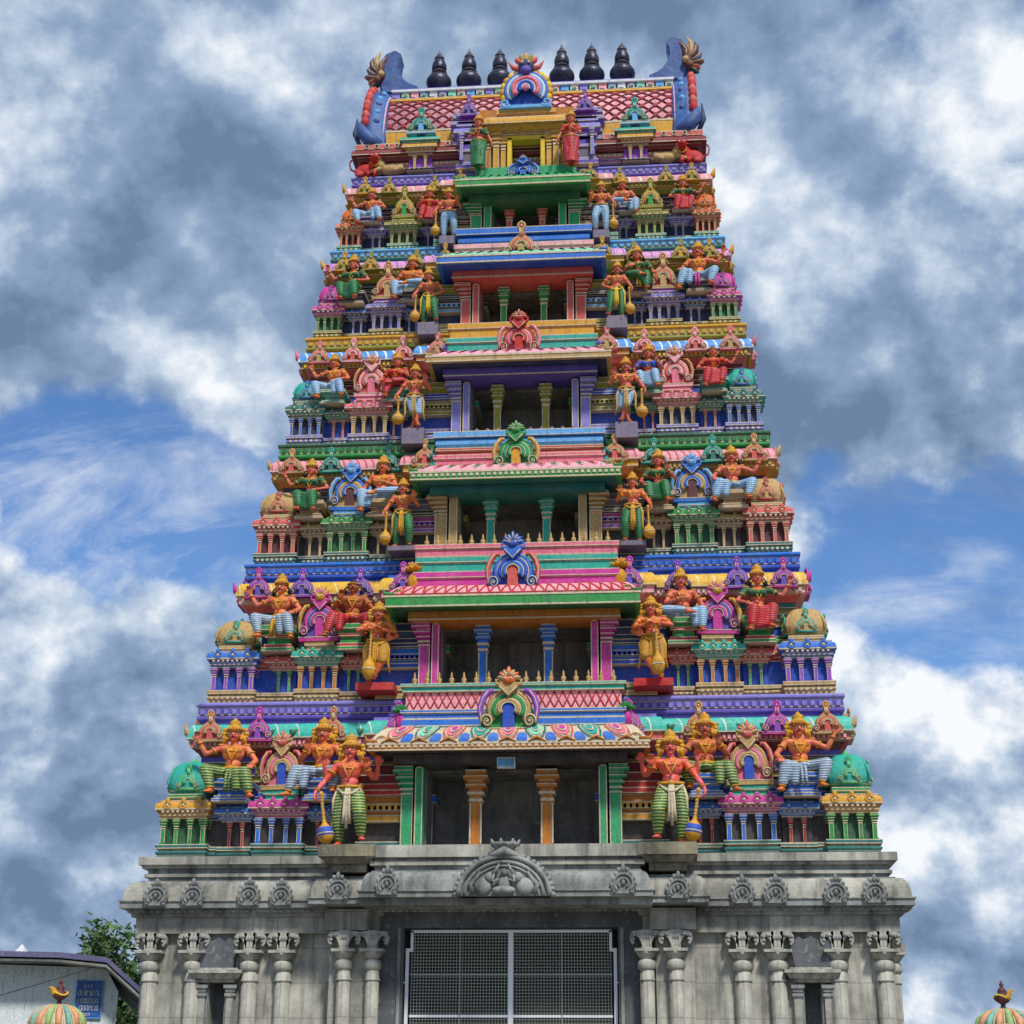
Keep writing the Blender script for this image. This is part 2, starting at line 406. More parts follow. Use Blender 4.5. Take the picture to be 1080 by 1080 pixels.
# ---- ornaments -----------------------------------------------------
def arc_pts(cx, cz, rx, rz, a0, a1, n, y): return [(cx+rx*math.cos(R(a0+(a1-a0)*i/n)), y, cz+rz*math.sin(R(a0+(a1-a0)*i/n))) for i in range(n+1)]
def horseshoe(w, h, main, acc, line='cream', centre=None, top='drop', wing=None, depth=0.14):
    """horseshoe gable ornament standing on z=0, facing -y"""
    b = MB(); wing = wing or main; centre = centre or acc
    big = top != 'drop'
    cz, rx, rz = (.34*h, .33*w, .25*h) if big else (.31*h, .31*w, .24*h)
    # bell-shaped backing plate drawn up to a neck
    tz = .60*h if big else .62*h
    half = [(0.44*w, 0), (0.47*w, 0.10*h), (0.44*w, .22*h), (rx*1.16, cz+.02*h), (rx*1.05, cz+rz*.55), (rx*.75, cz+rz*.88), (rx*.36, tz), (.075*w, tz+.08*h), (.06*w, .82*h)]
    pts = half+[(-x, z) for x, z in reversed(half)]
    b.slab(pts, -depth*0.2, depth*0.6, acc, main)
    b.box(-0.46*w, 0.46*w, -depth*0.6, depth*0.6, -0.01*h, 0.05*h, main)
    b.box(-0.48*w, 0.48*w, -depth*0.64, depth*0.6, 0.05*h, 0.065*h, line)
    # concentric mouldings
    seq = [(1.0, main, .042), (0.88, line, .016), (0.74, acc if acc != main else wing, .042), (0.61, line, .016), (0.48, main, .04), (0.36, line, .014)]
    for i, (k, m_, tr) in enumerate(seq):
        b.tube(arc_pts(0, cz, rx*k, rz*k*(1.06 if i < 2 else 1), -38, 218, 16, -depth*(0.22+0.10*i)), tr*w, m_, 6)
    e = [(rx*.30*math.cos(R(a)), cz+rz*.34*math.sin(R(a))) for a in range(0, 181, 20)]
    b.slab([(rx*.30, .07*h)]+e+[(-rx*.30, .07*h)], -depth*.62, 0, centre)
    # wings curling outwards either side
    for sgn in (-1, 1):
        if big:
            wp = [(sgn*.36*w, -depth*.3, .10*h), (sgn*.45*w, -depth*.4, .20*h), (sgn*.47*w, -depth*.4, .36*h), (sgn*.42*w, -depth*.4, .50*h), (sgn*.33*w, -depth*.4, .60*h), (sgn*.27*w, -depth*.4, .61*h), (sgn*.26*w, -depth*.4, .57*h)]
            b.tube(wp, [.03*w, .045*w, .055*w, .055*w, .05*w, .04*w, .025*w], wing, 7)
            b.tube([(p[0]*1.02, p[1]-.045*w, p[2]) for p in wp[:5]], .012*w, line, 5)
        sp = []; rr = []
        for i in range(19):
            a = R(200-i*33); r_ = 0.105*w*(1-i/22)
            sp.append((sgn*(0.35*w-r_*math.cos(a)), -depth*0.7, 0.155*h+r_*math.sin(a)*min(1.2, h/w))); rr.append(0.028*w*(1-i/34))
        b.tube(sp, rr, main, 6)
        b.tube([(p[0], p[1]-0.026*w, p[2]) for p in sp], [x*0.45 for x in rr], line, 5)
        b.ball(sgn*.35*w, -depth*.7, .155*h, .03*w, .03*w, .03*w, line, 8, 5)
    if not big:     # tall stem with a looped bud
        b.tube([(0, -depth*.1, .55*h), (0, -depth*.15, .80*h)], [.085*w, .06*w], main, 8)
        b.tube(arc_pts(0, 0.86*h, 0.095*w, 0.085*h, -70, 250, 12, -depth*0.3), 0.035*w, main, 6)
        b.ball(0, -depth*0.2, 0.86*h, 0.07*w, 0.05*w, 0.07*h, acc); b.ball(0, -depth*.35, .86*h, .03*w, .03*w, .03*h, line, 8, 5)
        b.ball(0, -depth*0.25, 0.965*h, 0.035*w, 0.03*w, 0.04*h, main)
        for sgn in (-1, 1): b.tube([(sgn*.05*w, -depth*.4, .58*h), (sgn*.045*w, -depth*.42, .78*h)], .012*w, line, 4); b.ball(sgn*.10*w, -depth*.2, .76*h, .035*w, .03*w, .025*h, main, 8, 5)
    else:           # leafy beast face
        b.slab([(-.17*w, .66*h), (0, .50*h), (.17*w, .66*h), (.10*w, .72*h), (-.10*w, .72*h)], -depth*.95, 0, main)
        b.tube([(-.15*w, -depth*.98, .655*h), (0, -depth*.98, .52*h), (.15*w, -depth*.98, .655*h)], .012*w, line, 4)
        for i, a in enumerate((12, 38, 64, 90, 116, 142, 168)):
            l = 0.19*h if a == 90 else 0.15*h
            x1, z1 = math.cos(R(a))*l*1.15, 0.78*h+math.sin(R(a))*l
            b.tube([(0, -depth*0.4, 0.76*h), (x1*0.6, -depth*0.55, 0.76*h+(z1-0.76*h)*0.6), (x1, -depth*0.4, z1)], [0.05*w, 0.06*w, 0.014*w], top if i % 2 else main, 6)
            b.tube([(x1*.3, -depth*0.9, 0.76*h+(z1-.76*h)*.3), (x1*0.8, -depth*0.8, 0.76*h+(z1-0.76*h)*0.8)], 0.010*w, line, 4)
        b.ball(0, -depth*0.8, 0.74*h, 0.11*w, 0.09*w, 0.065*h, top)
        for sgn in (-1, 1):
            b.ball(sgn*0.05*w, -depth*0.8-0.075*w, 0.76*h, 0.024*w, 0.02*w, 0.018*h, line, 8, 5)
            b.tube([(sgn*0.06*w, -depth*0.5, 0.70*h), (sgn*0.20*w, -depth*0.5, 0.70*h), (sgn*0.21*w, -depth*0.5, 0.77*h), (sgn*.15*w, -depth*.5, .76*h)], [0.04*w, 0.035*w, 0.025*w, .01*w], main, 6)
    return b

def pillar(b, x, y, z0, z1, w, m, line='cream', d=None):
    d = d or w; h = z1-z0
    b.cbox(x, y, z0, w*1.35, d*1.35, h*0.07, m)
    b.cbox(x, y, z0+h*0.07, w*0.9, d*0.9, h*0.53, m)
    e = w*0.13   # painted edge lines on the front corners
    for sg in (-1, 1): b.box(x+sg*w*0.45-e/2, x+sg*w*0.45+e/2, y-d*0.45-e/2, y-d*0.45+e, z0+h*0.08, z0+h*0.58, line)
    z = z0+h*0.60
    for k, (hh, ww) in enumerate(((.04, 1.15), (.05, .95), (.035, 1.35), (.05, 1.1), (.04, 1.65), (.06, 1.35), (.045, 2.0), (.08, 1.7))):
        b.cbox(x, y, z, w*ww, d*ww, h*hh*0.98, line if k in (0, 2) else m)
        if ww > 1.3 and k not in (2,): b.cbox(x, y-0.003, z+h*hh*0.75, w*ww+0.006, d*ww, h*hh*0.25+0.002, line)
        z += h*hh*0.98
def rosette(b, x, y, z, r, m1, m2):
    b.tube(arc_pts(x, z, r, r, 0, 360, 10, y), r*0.32, m1, 5)
    b.ball(x, y, z, r*0.55, r*0.5, r*0.55, m2, 8, 5)

def shrine(w, d, hs, c, npil=4, ros=3, roof=None, nasi_h=0, line='cream', side=False):
    """small shrine front: origin bottom centre of its front; hs=(plinth,pillars,entablature,neck)"""
    b = MB(); hw = w/2; hp, hc, he, hn = hs
    poly = rect(-hw*0.92, hw*0.92, 0.02, d)
    z = b.courses(poly, 0, [('f', hp*.28, .02, c['plinth']), ('r', hp*.26, .05, c['plinth']), ('f', hp*.16, .0, c['plinth2']), ('f', hp*.30, .055, c['plinth'])], line)
    if c['plinth'] not in ('dteal',) or c['plinth2'] == 'teal': b.dentil(-hw*0.9, hw*0.9, 0.02-0.05, hp*.30, hp*.2, 0.05, 0.05, line, 0.02)
    core = c['wall']
    b.box(-hw*0.86, hw*0.86, 0.14, d, hp, hp+hc, core)
    pw = w*0.085
    xs = [-0.40*w, -0.14*w, 0.14*w, 0.40*w] if npil == 4 else [-0.2*w, 0.2*w]
    for i, x in enumerate(xs):
        pillar(b, x, 0.07, hp, hp+hc, pw if i in (0, len(xs)-1) else pw*0.85, c['pil'], line)
    if side:
        for sg in (-1, 1):
            for yy in (0.38*d, 0.66*d, 0.92*d): pillar(b, sg*0.42*w, yy, hp, hp+hc, pw, c['pil'], line)
    z = hp+hc
    z = b.courses(poly, z, [('f', he*.14, .0, c['ent']), ('f', he*.16, .04, c['ent']), ('t', he*.16, .08, c['ent2']), ('k', he*.40, .10 if side else .13, c['ent'], line, .05), ('f', he*.14, .03, c['ent'])], line, 0.018)
    b.dentil(-hw*0.9, hw*0.9, 0.02-0.04, hp+hc+he*.31, he*.12, 0.045, 0.05, line, 0.05)
    for i in range(ros):
        x = (-0.5+(i+0.5)/ros)*w*0.95
        rosette(b, x, (-.075 if side else -0.10), hp+hc+he*.70, he*0.19, c['ent'], line)
        b.ball(x, -0.06, hp+hc+he*.97, he*0.14, 0.04, he*0.16, c['ent'], 8, 5)
    if side:
        for sg in (-1, 1):
            for i in range(3): b.ball(sg*(hw*0.92+0.10), d*(0.2+0.3*i), hp+hc+he*.68, 0.04, he*.16, he*.16, c['ent'], 8, 5)
    if hn > 0:
        z = b.courses(rect(-hw*0.62, hw*0.62, 0.10, d), z-0.01, [('f', hn*.5, .0, c['neck']), ('f', hn*.5, .04, c['neck'])], line)
    return b, z
def dome(w, h, m, m2, line='cream', style=0):
    """square corner dome, origin bottom centre"""
    b = MB(); n = 16; prof = [(0.86, 0), (0.86, .12), (1.0, .13), (1.0, .18), (1.06, .24), (1.07, .38), (1.02, .56), (0.93, .72), (0.80, .86), (0.62, .95), (.40, 1.0)]
    def ring(k, z):
        r = []
        for i in range(n*2):
            a = 2*math.pi*i/(n*2); c_, s_ = math.cos(a), math.sin(a); e = 0.42
            r.append((k*w/2*math.copysign(abs(c_)**e, c_), k*w/2*math.copysign(abs(s_)**e, s_), z))
        return r
    vs = []; fs = []; ms = []
    for k, z in prof: vs += ring(k, z*h)
    q = n*2
    for j in range(len(prof)-1):
        for i in range(q): fs.append((j*q+i, j*q+(i+1) % q, (j+1)*q+(i+1) % q, (j+1)*q+i)); ms.append(line if j in (1,) else m)
    fs.append(tuple((len(prof)-1)*q+i for i in range(q))); ms.append(m)
    b.add(vs, fs, ms, True)
    for rz in range(4):   # small horseshoe on each face
        hb = horseshoe(w*0.62, h*0.78, m2, m, line, depth=0.08); c_, s_ = math.cos(rz*math.pi/2), math.sin(rz*math.pi/2)
        vs = [(x*c_-(y-w*0.50)*s_, x*s_+(y-w*0.50)*c_, z+h*0.13) for x, y, z in hb.v]
        b.add(vs, hb.f, [hb.mn[i] for i in hb.m], True)
    for sx in (-1, 1):
        for sy in (-1, 1):
            b.tube([(sx*w*.44, sy*w*.44, h*.16), (sx*w*.50, sy*w*.50, h*.36), (sx*w*.44, sy*w*.44, h*.62), (sx*w*.30, sy*w*.30, h*.86)], [w*.03, w*.045, w*.04, w*.02], m, 6)
    b.lathe(0, 0, h*.97, [(w*.10, 0), (w*.14, h*.05), (w*.06, h*.10), (w*.02, h*.18)], m2, 10)
    return b

# ---- tier table ------------------------------------------------------
# W half width at the shrines, Y front plane, F floor; pixel-free metric layout
F = {1: 6.02, 2: 9.22, 3: 12.33, 4: 15.27, 5: 18.10, 6: 20.58, 7: 22.84}
W = {1: 6.86, 2: 6.28, 3: 5.64, 4: 5.21, 5: 4.85, 6: 4.48, 7: 4.15}
Y = {1: 0.10, 2: 0.80, 3: 1.35, 4: 1.90, 5: 2.40, 6: 2.85, 7: 3.30}
corner_w = {1: 0.98, 2: 0.98, 3: 0.90, 4: 0.76, 5: 0.63, 6: 0.52}
mid_x = {1: 4.50, 2: 4.04, 3: 3.66, 4: 3.39, 5: 3.18, 6: 2.93}
mid_w = {1: 1.03, 2: 0.88, 3: 0.90, 4: 0.86, 5: 0.74, 6: 0.68}
b1 = {1: 5.36, 2: 4.76, 3: 4.38, 4: 4.11, 5: 3.88, 6: 3.60}
b2 = {1: 3.66, 2: 3.33, 3: 2.92, 4: 2.77, 5: 2.59, 6: 2.28}
pil_o = {1: 2.09, 2: 1.93, 3: 1.75, 4: 1.52, 5: 1.42, 6: 1.29}
pil_i = {1: 1.67, 2: 1.52, 3: 1.27, 4: 1.12, 5: 1.00, 6: 0.79}
colx = {1: 0.68, 2: 0.66, 3: 0.59, 4: 0.53, 5: 0.46, 6: 0.39}
pf = {1: 6.12, 2: 9.38, 3: 12.45, 4: 15.20, 5: 18.05, 6: 20.72}      # portal floor
pt = {1: 7.68, 2: 10.72, 3: 13.66, 4: 16.53, 5: 19.22, 6: 21.55}     # portal head
can_z = {1: 7.86, 2: 10.88, 3: 13.78, 4: 16.73, 5: 19.41, 6: 21.66}  # canopy lip
can_w = {1: 2.64, 2: 2.52, 3: 2.18, 4: 2.00, 5: 1.90, 6: 1.56}
C = {
 1: dict(wall='dgrey', plinth='dteal', plinth2='olive', corner=dict(plinth='dteal', plinth2='olive', wall='dgreen', pil='green', ent='gold', ent2='ochre', neck='green'),
     mid=dict(plinth='dteal', plinth2='olive', wall='dgrey', pil='blue', ent='magenta', ent2='magenta', neck='teal'), br=dict(plinth='dteal', plinth2='olive', wall='dgrey', pil='red', ent='blue', ent2='blue', neck='blue'),
     dome=('teal', 'lgreen'), nasi=('tan', 'pink', 'royal', 'salmon'), fascia='dred', dent='salmon', kap='kap1', band='violet', band2='lilac', small=[('tan', 'salmon'), ('magenta', 'purple')],
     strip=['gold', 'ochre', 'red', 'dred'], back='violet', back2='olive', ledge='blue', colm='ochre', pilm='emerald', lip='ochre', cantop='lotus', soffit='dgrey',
     podium=[('blue', .34), ('blue', .16), ('lattice', .32), ('teal', .14)], crest=('tan', 'green', 'royal', 'orange', 'purple')),
 2: dict(wall='royal', plinth='tan', plinth2='olive', corner=dict(plinth='tan', plinth2='olive', wall='royal', pil='purple', ent='blue', ent2='royal', neck='tan'),
     mid=dict(plinth='tan', plinth2='olive', wall='royal', pil='ochre', ent='teal', ent2='teal', neck='tan'), br=dict(plinth='tan', plinth2='olive', wall='royal', pil='green', ent='salmon', ent2='red', neck='salmon'),
     dome=('tan', 'teal'), nasi=('magenta', 'violet', 'magenta', 'gold'), fascia='salmon', dent='lpink', kap='kap2', band='royal', band2='blue', small=[('magenta', 'violet'), ('purple', 'violet')],
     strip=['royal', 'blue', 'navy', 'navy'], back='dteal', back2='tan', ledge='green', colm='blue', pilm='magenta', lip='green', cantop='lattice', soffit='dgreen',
     podium=[('ochre', .2), ('magenta', .28), ('teal', .26), ('pink', .2)], crest=('blue', 'royal', 'salmon', 'royal', 'salmon')),
 3: dict(wall='dgrey', plinth='dteal', plinth2='teal', corner=dict(plinth='dteal', plinth2='teal', wall='maroon', pil='salmon', ent='salmon', ent2='red', neck='tan'),
     mid=dict(plinth='dteal', plinth2='teal', wall='dgreen', pil='green', ent='green', ent2='emerald', neck='sky'), br=dict(plinth='dteal', plinth2='teal', wall='dgrey', pil='tan', ent='tan', ent2='brown', neck='tan'),
     dome=('tan', 'salmon'), nasi=('blue', 'tan', 'maroon', 'sky'), fascia='ochre', dent='gold', kap='kap3', band='green', band2='dgreen', small=[('tan', 'salmon'), ('teal', 'dteal')],
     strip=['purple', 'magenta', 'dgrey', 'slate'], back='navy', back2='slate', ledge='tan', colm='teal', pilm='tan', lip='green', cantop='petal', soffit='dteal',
     podium=[('teal', .24), ('pink', .2), ('red', .14), ('sky', .3)], crest=('green', 'emerald', 'gold', 'green', 'gold')),
 4: dict(wall='royal', plinth='lilac', plinth2='navy', corner=dict(plinth='lilac', plinth2='navy', wall='navy', pil='blue', ent='dteal', ent2='teal', neck='dteal'),
     mid=dict(plinth='lilac', plinth2='navy', wall='navy', pil='tan', ent='pink', ent2='salmon', neck='pink'), br=dict(plinth='lilac', plinth2='navy', wall='royal', pil='salmon', ent='dteal', ent2='teal', neck='dteal'),
     dome=('teal', 'blue'), nasi=('lpink', 'salmon', 'pink', 'ochre'), fascia='salmon', dent='ochre', kap='kap4', band='olive', band2='gold', small=[('pink', 'tan'), ('lpink', 'salmon')],
     strip=['olive', 'tan', 'royal', 'olive'], back='dred', back2='maroon', ledge='teal', colm='olive', pilm='lilac', lip='tan', cantop='pinkp', soffit='navy',
     podium=[('violet', .22), ('teal', .25), ('gold', .28)], crest=('red', 'pink', 'red', 'red', 'pink')),
 5: dict(wall='navy', plinth='olive', plinth2='gold', corner=dict(plinth='olive', plinth2='gold', wall='dgreen', pil='green', ent='magenta', ent2='purple', neck='magenta'),
     mid=dict(plinth='olive', plinth2='gold', wall='navy', pil='lilac', ent='lilac', ent2='violet', neck='purple'), br=dict(plinth='olive', plinth2='gold', wall='navy', pil='lilac', ent='blue', ent2='navy', neck='navy'),
     dome=('magenta', 'purple'), nasi=('tan', 'salmon', 'tan', 'tan'), fascia='olive', dent='gold', kap='kap5', band='dteal', band2='sky', small=[('gold', 'olive'), ('olive', 'gold')],
     strip=['sky', 'navy', 'navy', 'olive'], back='navy', back2='dteal', ledge='navy', colm='green', pilm='salmon', lip='blue', cantop='mintp', soffit='royal',
     podium=[('maroon', .2), ('lpink', .2), ('blue', .3)], crest=('tan', 'salmon', 'tan', 'tan', 'tan')),
 6: dict(wall='navy', plinth='teal', plinth2='dteal', corner=dict(plinth='teal', plinth2='dteal', wall='maroon', pil='orange', ent='orange', ent2='ochre', neck='orange'),
     mid=dict(plinth='teal', plinth2='dteal', wall='dgreen', pil='olive', ent='olive', ent2='green', neck='olive'), br=dict(plinth='teal', plinth2='dteal', wall='navy', pil='lilac', ent='lilac', ent2='violet', neck='violet'),
     dome=('orange', 'gold'), nasi=('olive', 'gold', 'green', 'olive'), fascia='olive', dent='gold', kap='kap6', band='violet', band2='lilac', small=[('gold', 'olive'), ('olive', 'gold')],
     strip=['maroon', 'salmon', 'navy', 'slate'], back='navy', back2='maroon', ledge='violet', colm='salmon', pilm='emerald', lip='green', cantop='greenp', soffit='dgreen',
     podium=[('emerald', .55)], crest=('blue', 'royal', 'blue', 'blue', 'blue')),
}
def canopy(n):
    c = C[n]; b = MB(); hw = can_w[n]; z0 = can_z[n]; yf = Y[n]-1.0; yb = Y[n]+0.2
    rise = {1: .42, 2: .34, 3: .30, 4: .26, 5: .24, 6: .24}[n]; lip = {1: .13, 2: .22, 3: .17, 4: .13, 5: .17, 6: .17}[n]
    # soffit and lip
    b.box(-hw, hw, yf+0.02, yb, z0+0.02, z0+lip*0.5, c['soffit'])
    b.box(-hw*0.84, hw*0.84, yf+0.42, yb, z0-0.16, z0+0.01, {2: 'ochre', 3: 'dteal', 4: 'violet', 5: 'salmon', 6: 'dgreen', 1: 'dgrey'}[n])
    if n in (2, 4, 5): b.box(-hw*.84-.01, hw*.84+.01, yf+.412, yf+.43, z0-.165, z0-.14, 'cream')
    b.box(-hw, hw, yf, yf+0.12, z0, z0+lip, c['lip'])
    b.box(-hw, -hw+0.1, yf+0.12, yb, z0, z0+lip, c['lip']); b.box(hw-0.1, hw, yf+0.12, yb, z0, z0+lip, c['lip'])
    b.box(-hw-0.02, hw+0.02, yf-0.012, yf+0.02, z0+lip-0.03, z0+lip+0.012, 'cream')
    b.box(-hw-0.01, hw+0.01, yf-0.008, yf+0.02, z0-0.012, z0+0.018, 'cream')
    if n in (1, 3): b.dentil(-hw, hw, yf, z0+lip*0.35, lip*0.35, 0.07, 0.05, 'cream', 0.02)
    # curved roof, hipped at the ends
    K = 10; yt = Y[n]-0.35; xin = hw*0.87
    def surf(u, v):       # u along x -1..1, v 0 front .. 1 back
        x = u*(hw-(hw-xin)*math.sin(v*math.pi/2)**1.0); yy = yf+(yt-yf)*(1-math.cos(v*math.pi/2)); zz = z0+lip+rise*math.sin(v*math.pi/2)
        return Vector((x, yy, zz))
    NX = 24; vs = []; fs = []
    for j in range(K+1):
        for i in range(NX+1): vs.append(surf(-1+2*i/NX, j/K))
    for j in range(K):
        for i in range(NX): a = j*(NX+1)+i; fs.append((a, a+1, a+NX+2, a+NX+1))
    ct = c['cantop']
    basec = {'lotus': 'cream', 'lattice': 'lpink', 'petal': 'lpink', 'pinkp': 'lpink', 'mintp': 'mint', 'greenp': 'emerald'}[ct]
    b.add(vs, fs, basec, True)
    for sg in (-1, 1):    # end closing
        e = [surf(sg, j/K) for j in range(K+1)]; nvs = e+[Vector((p.x, yb, p.z)) for p in e]
        b.add(nvs, [(j, j+1, K+2+j, K+1+j) for j in range(K)], basec)
    b.box(-xin, xin, yt, yb, z0+lip, z0+lip+rise, basec)
    def rib(pts, w, m):   # a strip lying just proud of the surface
        vs = []; fs = []
        P3 = [surf(u, v) for u, v in pts]
        for i, p in enumerate(P3):
            t = (P3[min(i+1, len(P3)-1)]-P3[max(i-1, 0)]).normalized(); nr = Vector((0, -0.75, 0.65)).normalized(); sd = t.cross(nr).normalized()*w
            q = p+nr*0.012
            vs += [q-sd, q+sd, q+sd-nr*0.012, q-sd-nr*0.012]
        for i in range(len(P3)-1): a = i*4; fs += [(a, a+1, a+5, a+4), (a+1, a+2, a+6, a+5), (a+3, a, a+4, a+7)]
        b.add(vs, fs, m)
    def patch(uc, vc, ru, rv, m, lift):
        vs = [surf(uc, vc)+Vector((0, -0.75, 0.65))*lift]; k = 14
        for i in range(k): a = 2*math.pi*i/k; vs.append(surf(uc+ru*math.cos(a), max(0, min(1, vc+rv*math.sin(a))))+Vector((0, -0.75, 0.65))*lift)
        b.add(vs, [(0, i+1, (i+1) % k+1) for i in range(k)], m)
    if ct == 'lotus':
        cols = ['pink', 'mint', 'pink', 'teal', 'pink', 'mint', 'pink', 'teal', 'pink']
        for i in range(9):
            u = -0.84+1.68*i/8
            for s_, m_, lf in ((1.0, 'salmon' if cols[i] == 'pink' else 'dteal', .012), (.82, 'cream', .018), (.70, cols[i], .024), (.42, 'cream', .030), (.28, 'magenta' if cols[i] == 'pink' else 'teal', .036)):
                patch(u, 0.50, 0.085*s_, 0.46*s_, m_, lf)
            if i < 8:
                patch(u+0.105, 0.12, 0.04, 0.16, 'blue', .02); patch(u+0.105, 0.82, 0.04, 0.16, 'mint', .02)
            b.tube([(u*hw-0.16, yf-0.01, z0+lip), (u*hw, yf-0.015, z0+lip+0.09), (u*hw+0.16, yf-0.01, z0+lip)], [.015, .03, .015], 'ochre', 6)
    elif ct == 'lattice':
        nn = 22
        for i in range(nn):
            u0 = -0.98+1.96*i/nn; u1 = u0+1.96/nn
            rib([(u0+(u1-u0)*k/6, 0.06+0.88*k/6) for k in range(7)], 0.018, 'red'); rib([(u1-(u1-u0)*k/6, 0.06+0.88*k/6) for k in range(7)], 0.018, 'red')
            patch((u0+u1)/2, 0.5, 0.008, 0.1, 'salmon', .014)
        rib([(-0.98+1.96*k/30, 0.06) for k in range(31)], 0.014, 'red'); rib([(-0.98+1.96*k/30, 0.94) for k in range(31)], 0.014, 'red')
    elif ct in ('petal', 'pinkp', 'mintp', 'greenp'):
        nn = 15; pal = {'petal': ('mint', 'pink', 'salmon'), 'pinkp': ('lpink', 'purple', 'pink'), 'mintp': ('mint', 'lgreen', 'teal'), 'greenp': ('lgreen', 'emerald', 'mint')}[ct]
        for i in range(nn):
            u = -0.92+1.84*i/(nn-1); patch(u, 0.55, 0.05, 0.40, pal[i % 2], .012); patch(u, 0.5, 0.032, 0.25, 'cream', .018); patch(u, 0.45, 0.022, 0.17, pal[2], .024)
    # scrolls at the two front corners
    for sg in (-1, 1):
        sp = [(sg*(hw*0.90+0.10*math.cos(R(a))*(1-a/700)), yf+0.03, z0+lip+0.08+0.075*math.sin(R(a))*(1-a/700)) for a in range(0, 500, 40)]
        b.tube(sp, 0.02, 'tan', 5)
        b.tube([(sg*hw*0.93, yf+0.02, z0+lip+.04), (sg*(hw+0.02), yf+0.02, z0+lip+.05), (sg*(hw+0.06), yf+0.02, z0+lip+.16)], [.04, .035, .008], c['lip'], 6)
    return b

MESH = {}
for n in range(1, 7):
    c = C[n]; S = F[n+1]-F[n]; st = node('storey', tower)
    w, yf, z = W[n], Y[n], F[n]
    hp, hc, he, hn = .085*S, .155*S, .110*S, .045*S
    yb = 2*YC-yf; w2 = W[n+1]; y2 = Y[n+1]; yb2 = 2*YC-y2
    op = pil_i[n]; po = pil_o[n]
    b = MB()
    # lower stage walls, leaving the porch open
    wallY = yf+0.32; top1 = z+hp+hc+he
    wx = w-0.30
    for sg in (-1, 1):
        x0, x1 = sorted((sg*op, sg*wx))
        b.box(x0, x1, wallY, yb-0.32, z, top1, c['wall'])
        x0, x1 = sorted((sg*(op+0.05), sg*wx))
        b.courses(rect(x0, x1, wallY-0.16, yb-0.16), z, [('f', hp*.25, .0, c['plinth']), ('r', hp*.25, .03, c['plinth']), ('f', hp*.15, -.02, c['plinth2']), ('f', hp*.25, .02, c['plinth'])])
        x0, x1 = sorted((sg*(op+0.25), sg*wx))
        # entablature course in the recesses
        b.courses(rect(x0, x1, wallY-0.04, yb-0.04), z+hp+hc, [('f', he*.2, .0, c['br']['ent2']), ('f', he*.25, .05, c['br']['ent']), ('k', he*.35, .12, c['br']['ent'], 'cream', .05), ('f', he*.2, .02, c['br']['ent'])])
        # stretch of wall beside the porch: four painted bands
        xa, xb = sorted((sg*(po+0.0), sg*(po+0.80)))
        st_c = c['strip']; zt = z+hp+hc*0.75
        tot = can_z[n]-0.1-zt
        b.courses(rect(xa, xb, yf-0.10, wallY+0.6), zt, [('f', tot*.11, .06, st_c[0]), ('f', tot*.08, .02, st_c[1]), ('f', tot*.12, .09, st_c[0]), ('f', tot*.14, .03, st_c[1]), ('f', tot*.10, .10, st_c[2]), ('f', tot*.12, .04, st_c[2]),
                                                      ('t', tot*.14, .12, st_c[3]), ('f', tot*.19, .05, st_c[3])])
        b.dentil(xa, xb, yf-0.16, zt+tot*.20, tot*.07, 0.05, 0.05, 'cream', 0.03)
        b.box(xa, xb, yf+0.02, wallY+0.6, z, zt, c['wall'])
        b.courses(rect(xa-0.02*(sg < 0), xb+0.02*(sg > 0), yf-0.10, wallY+0.5), z, [('f', hp*.4, .06, c['plinth']), ('f', hp*.2, .0, c['plinth2']), ('f', hp*.4, .06, c['plinth'])])
    b.box(-op-0.02, op+0.02, yf+2.3, yb-0.33, z, top1, c['wall'])
    # upper stage
    up0 = top1; wy2 = y2+0.12
    fz = z+.655*S
    for sg in (-1, 1):
        x0, x1 = sorted((sg*op, sg*(w2-0.12)))
        b.box(x0, x1, wy2, 2*YC-wy2, up0, fz, c['wall'])
        x0, x1 = sorted((sg*(op+0.04), sg*(w2-0.1)))
        gapz = fz-up0
        b.courses(rect(x0, x1, wy2-0.03, 2*YC-wy2+0.03), up0+gapz*.02, [('f', gapz*.16, .16, c['ledge']), ('f', gapz*.10, .06, c['ledge'])])
        b.courses(rect(x0, x1, wy2-0.02, 2*YC-wy2+0.02), up0+gapz*.50, [('f', gapz*.12, .02, c['back2']), ('f', gapz*.16, .07, c['back']), ('f', gapz*.10, .03, c['back2']), ('f', gapz*.14, .12, c['back'])])
        b.dentil(x0+.1, x1-.1, wy2-0.09, up0+gapz*.66, gapz*.08, 0.07, 0.07, c['back2'], 0.03)
    b.box(-op-0.02, op+0.02, y2+1.6, 2*YC-wy2, up0, fz, c['wall'])
    b.box(-op-0.02, op+0.02, yf+0.3, y2+1.62, max(pt[n], up0-0.3), fz, 'room')
    # room floor
    b.box(-op-0.3, op+0.3, yf-0.1, yf+2.35, z-0.05, pf[n], 'room')
    b.box(-op, op, yf+1.3, yf+1.5, pf[n], pt[n]+0.3, 'room')
    for sg in (-1, 1):
        x0, x1 = sorted((sg*(op-0.03), sg*(op+0.05))); b.box(x0, x1, yf+0.05, yf+2.0, pf[n], pt[n]+0.2, 'room')
    # main cornice round the whole storey
    rect2 = rect(-w2, w2, y2-0.02, yb2+0.02)
    zz = fz
    cs = [('t', .045*S, .12, c['fascia']), ('f', .045*S, .20, c['dent']), ('k', .09*S, .27, c['kap'], 'cream', .14), ('f', .02*S, .06, c['band2'], None), ('r', .035*S, .14, c['band']), ('f', .045*S, .12, c['band']), ('r', .03*S, .16, c['band2'])]
    hs = sum(x[1] for x in cs)
    sc_k = (F[n+1]-0.02-fz)/hs
    zs = [fz]
    cs = [(x[0], x[1]*sc_k)+tuple(x[2:]) for x in cs]
    for x in cs: zs.append(zs[-1]+x[1])
    b.courses(rect2, fz, cs)
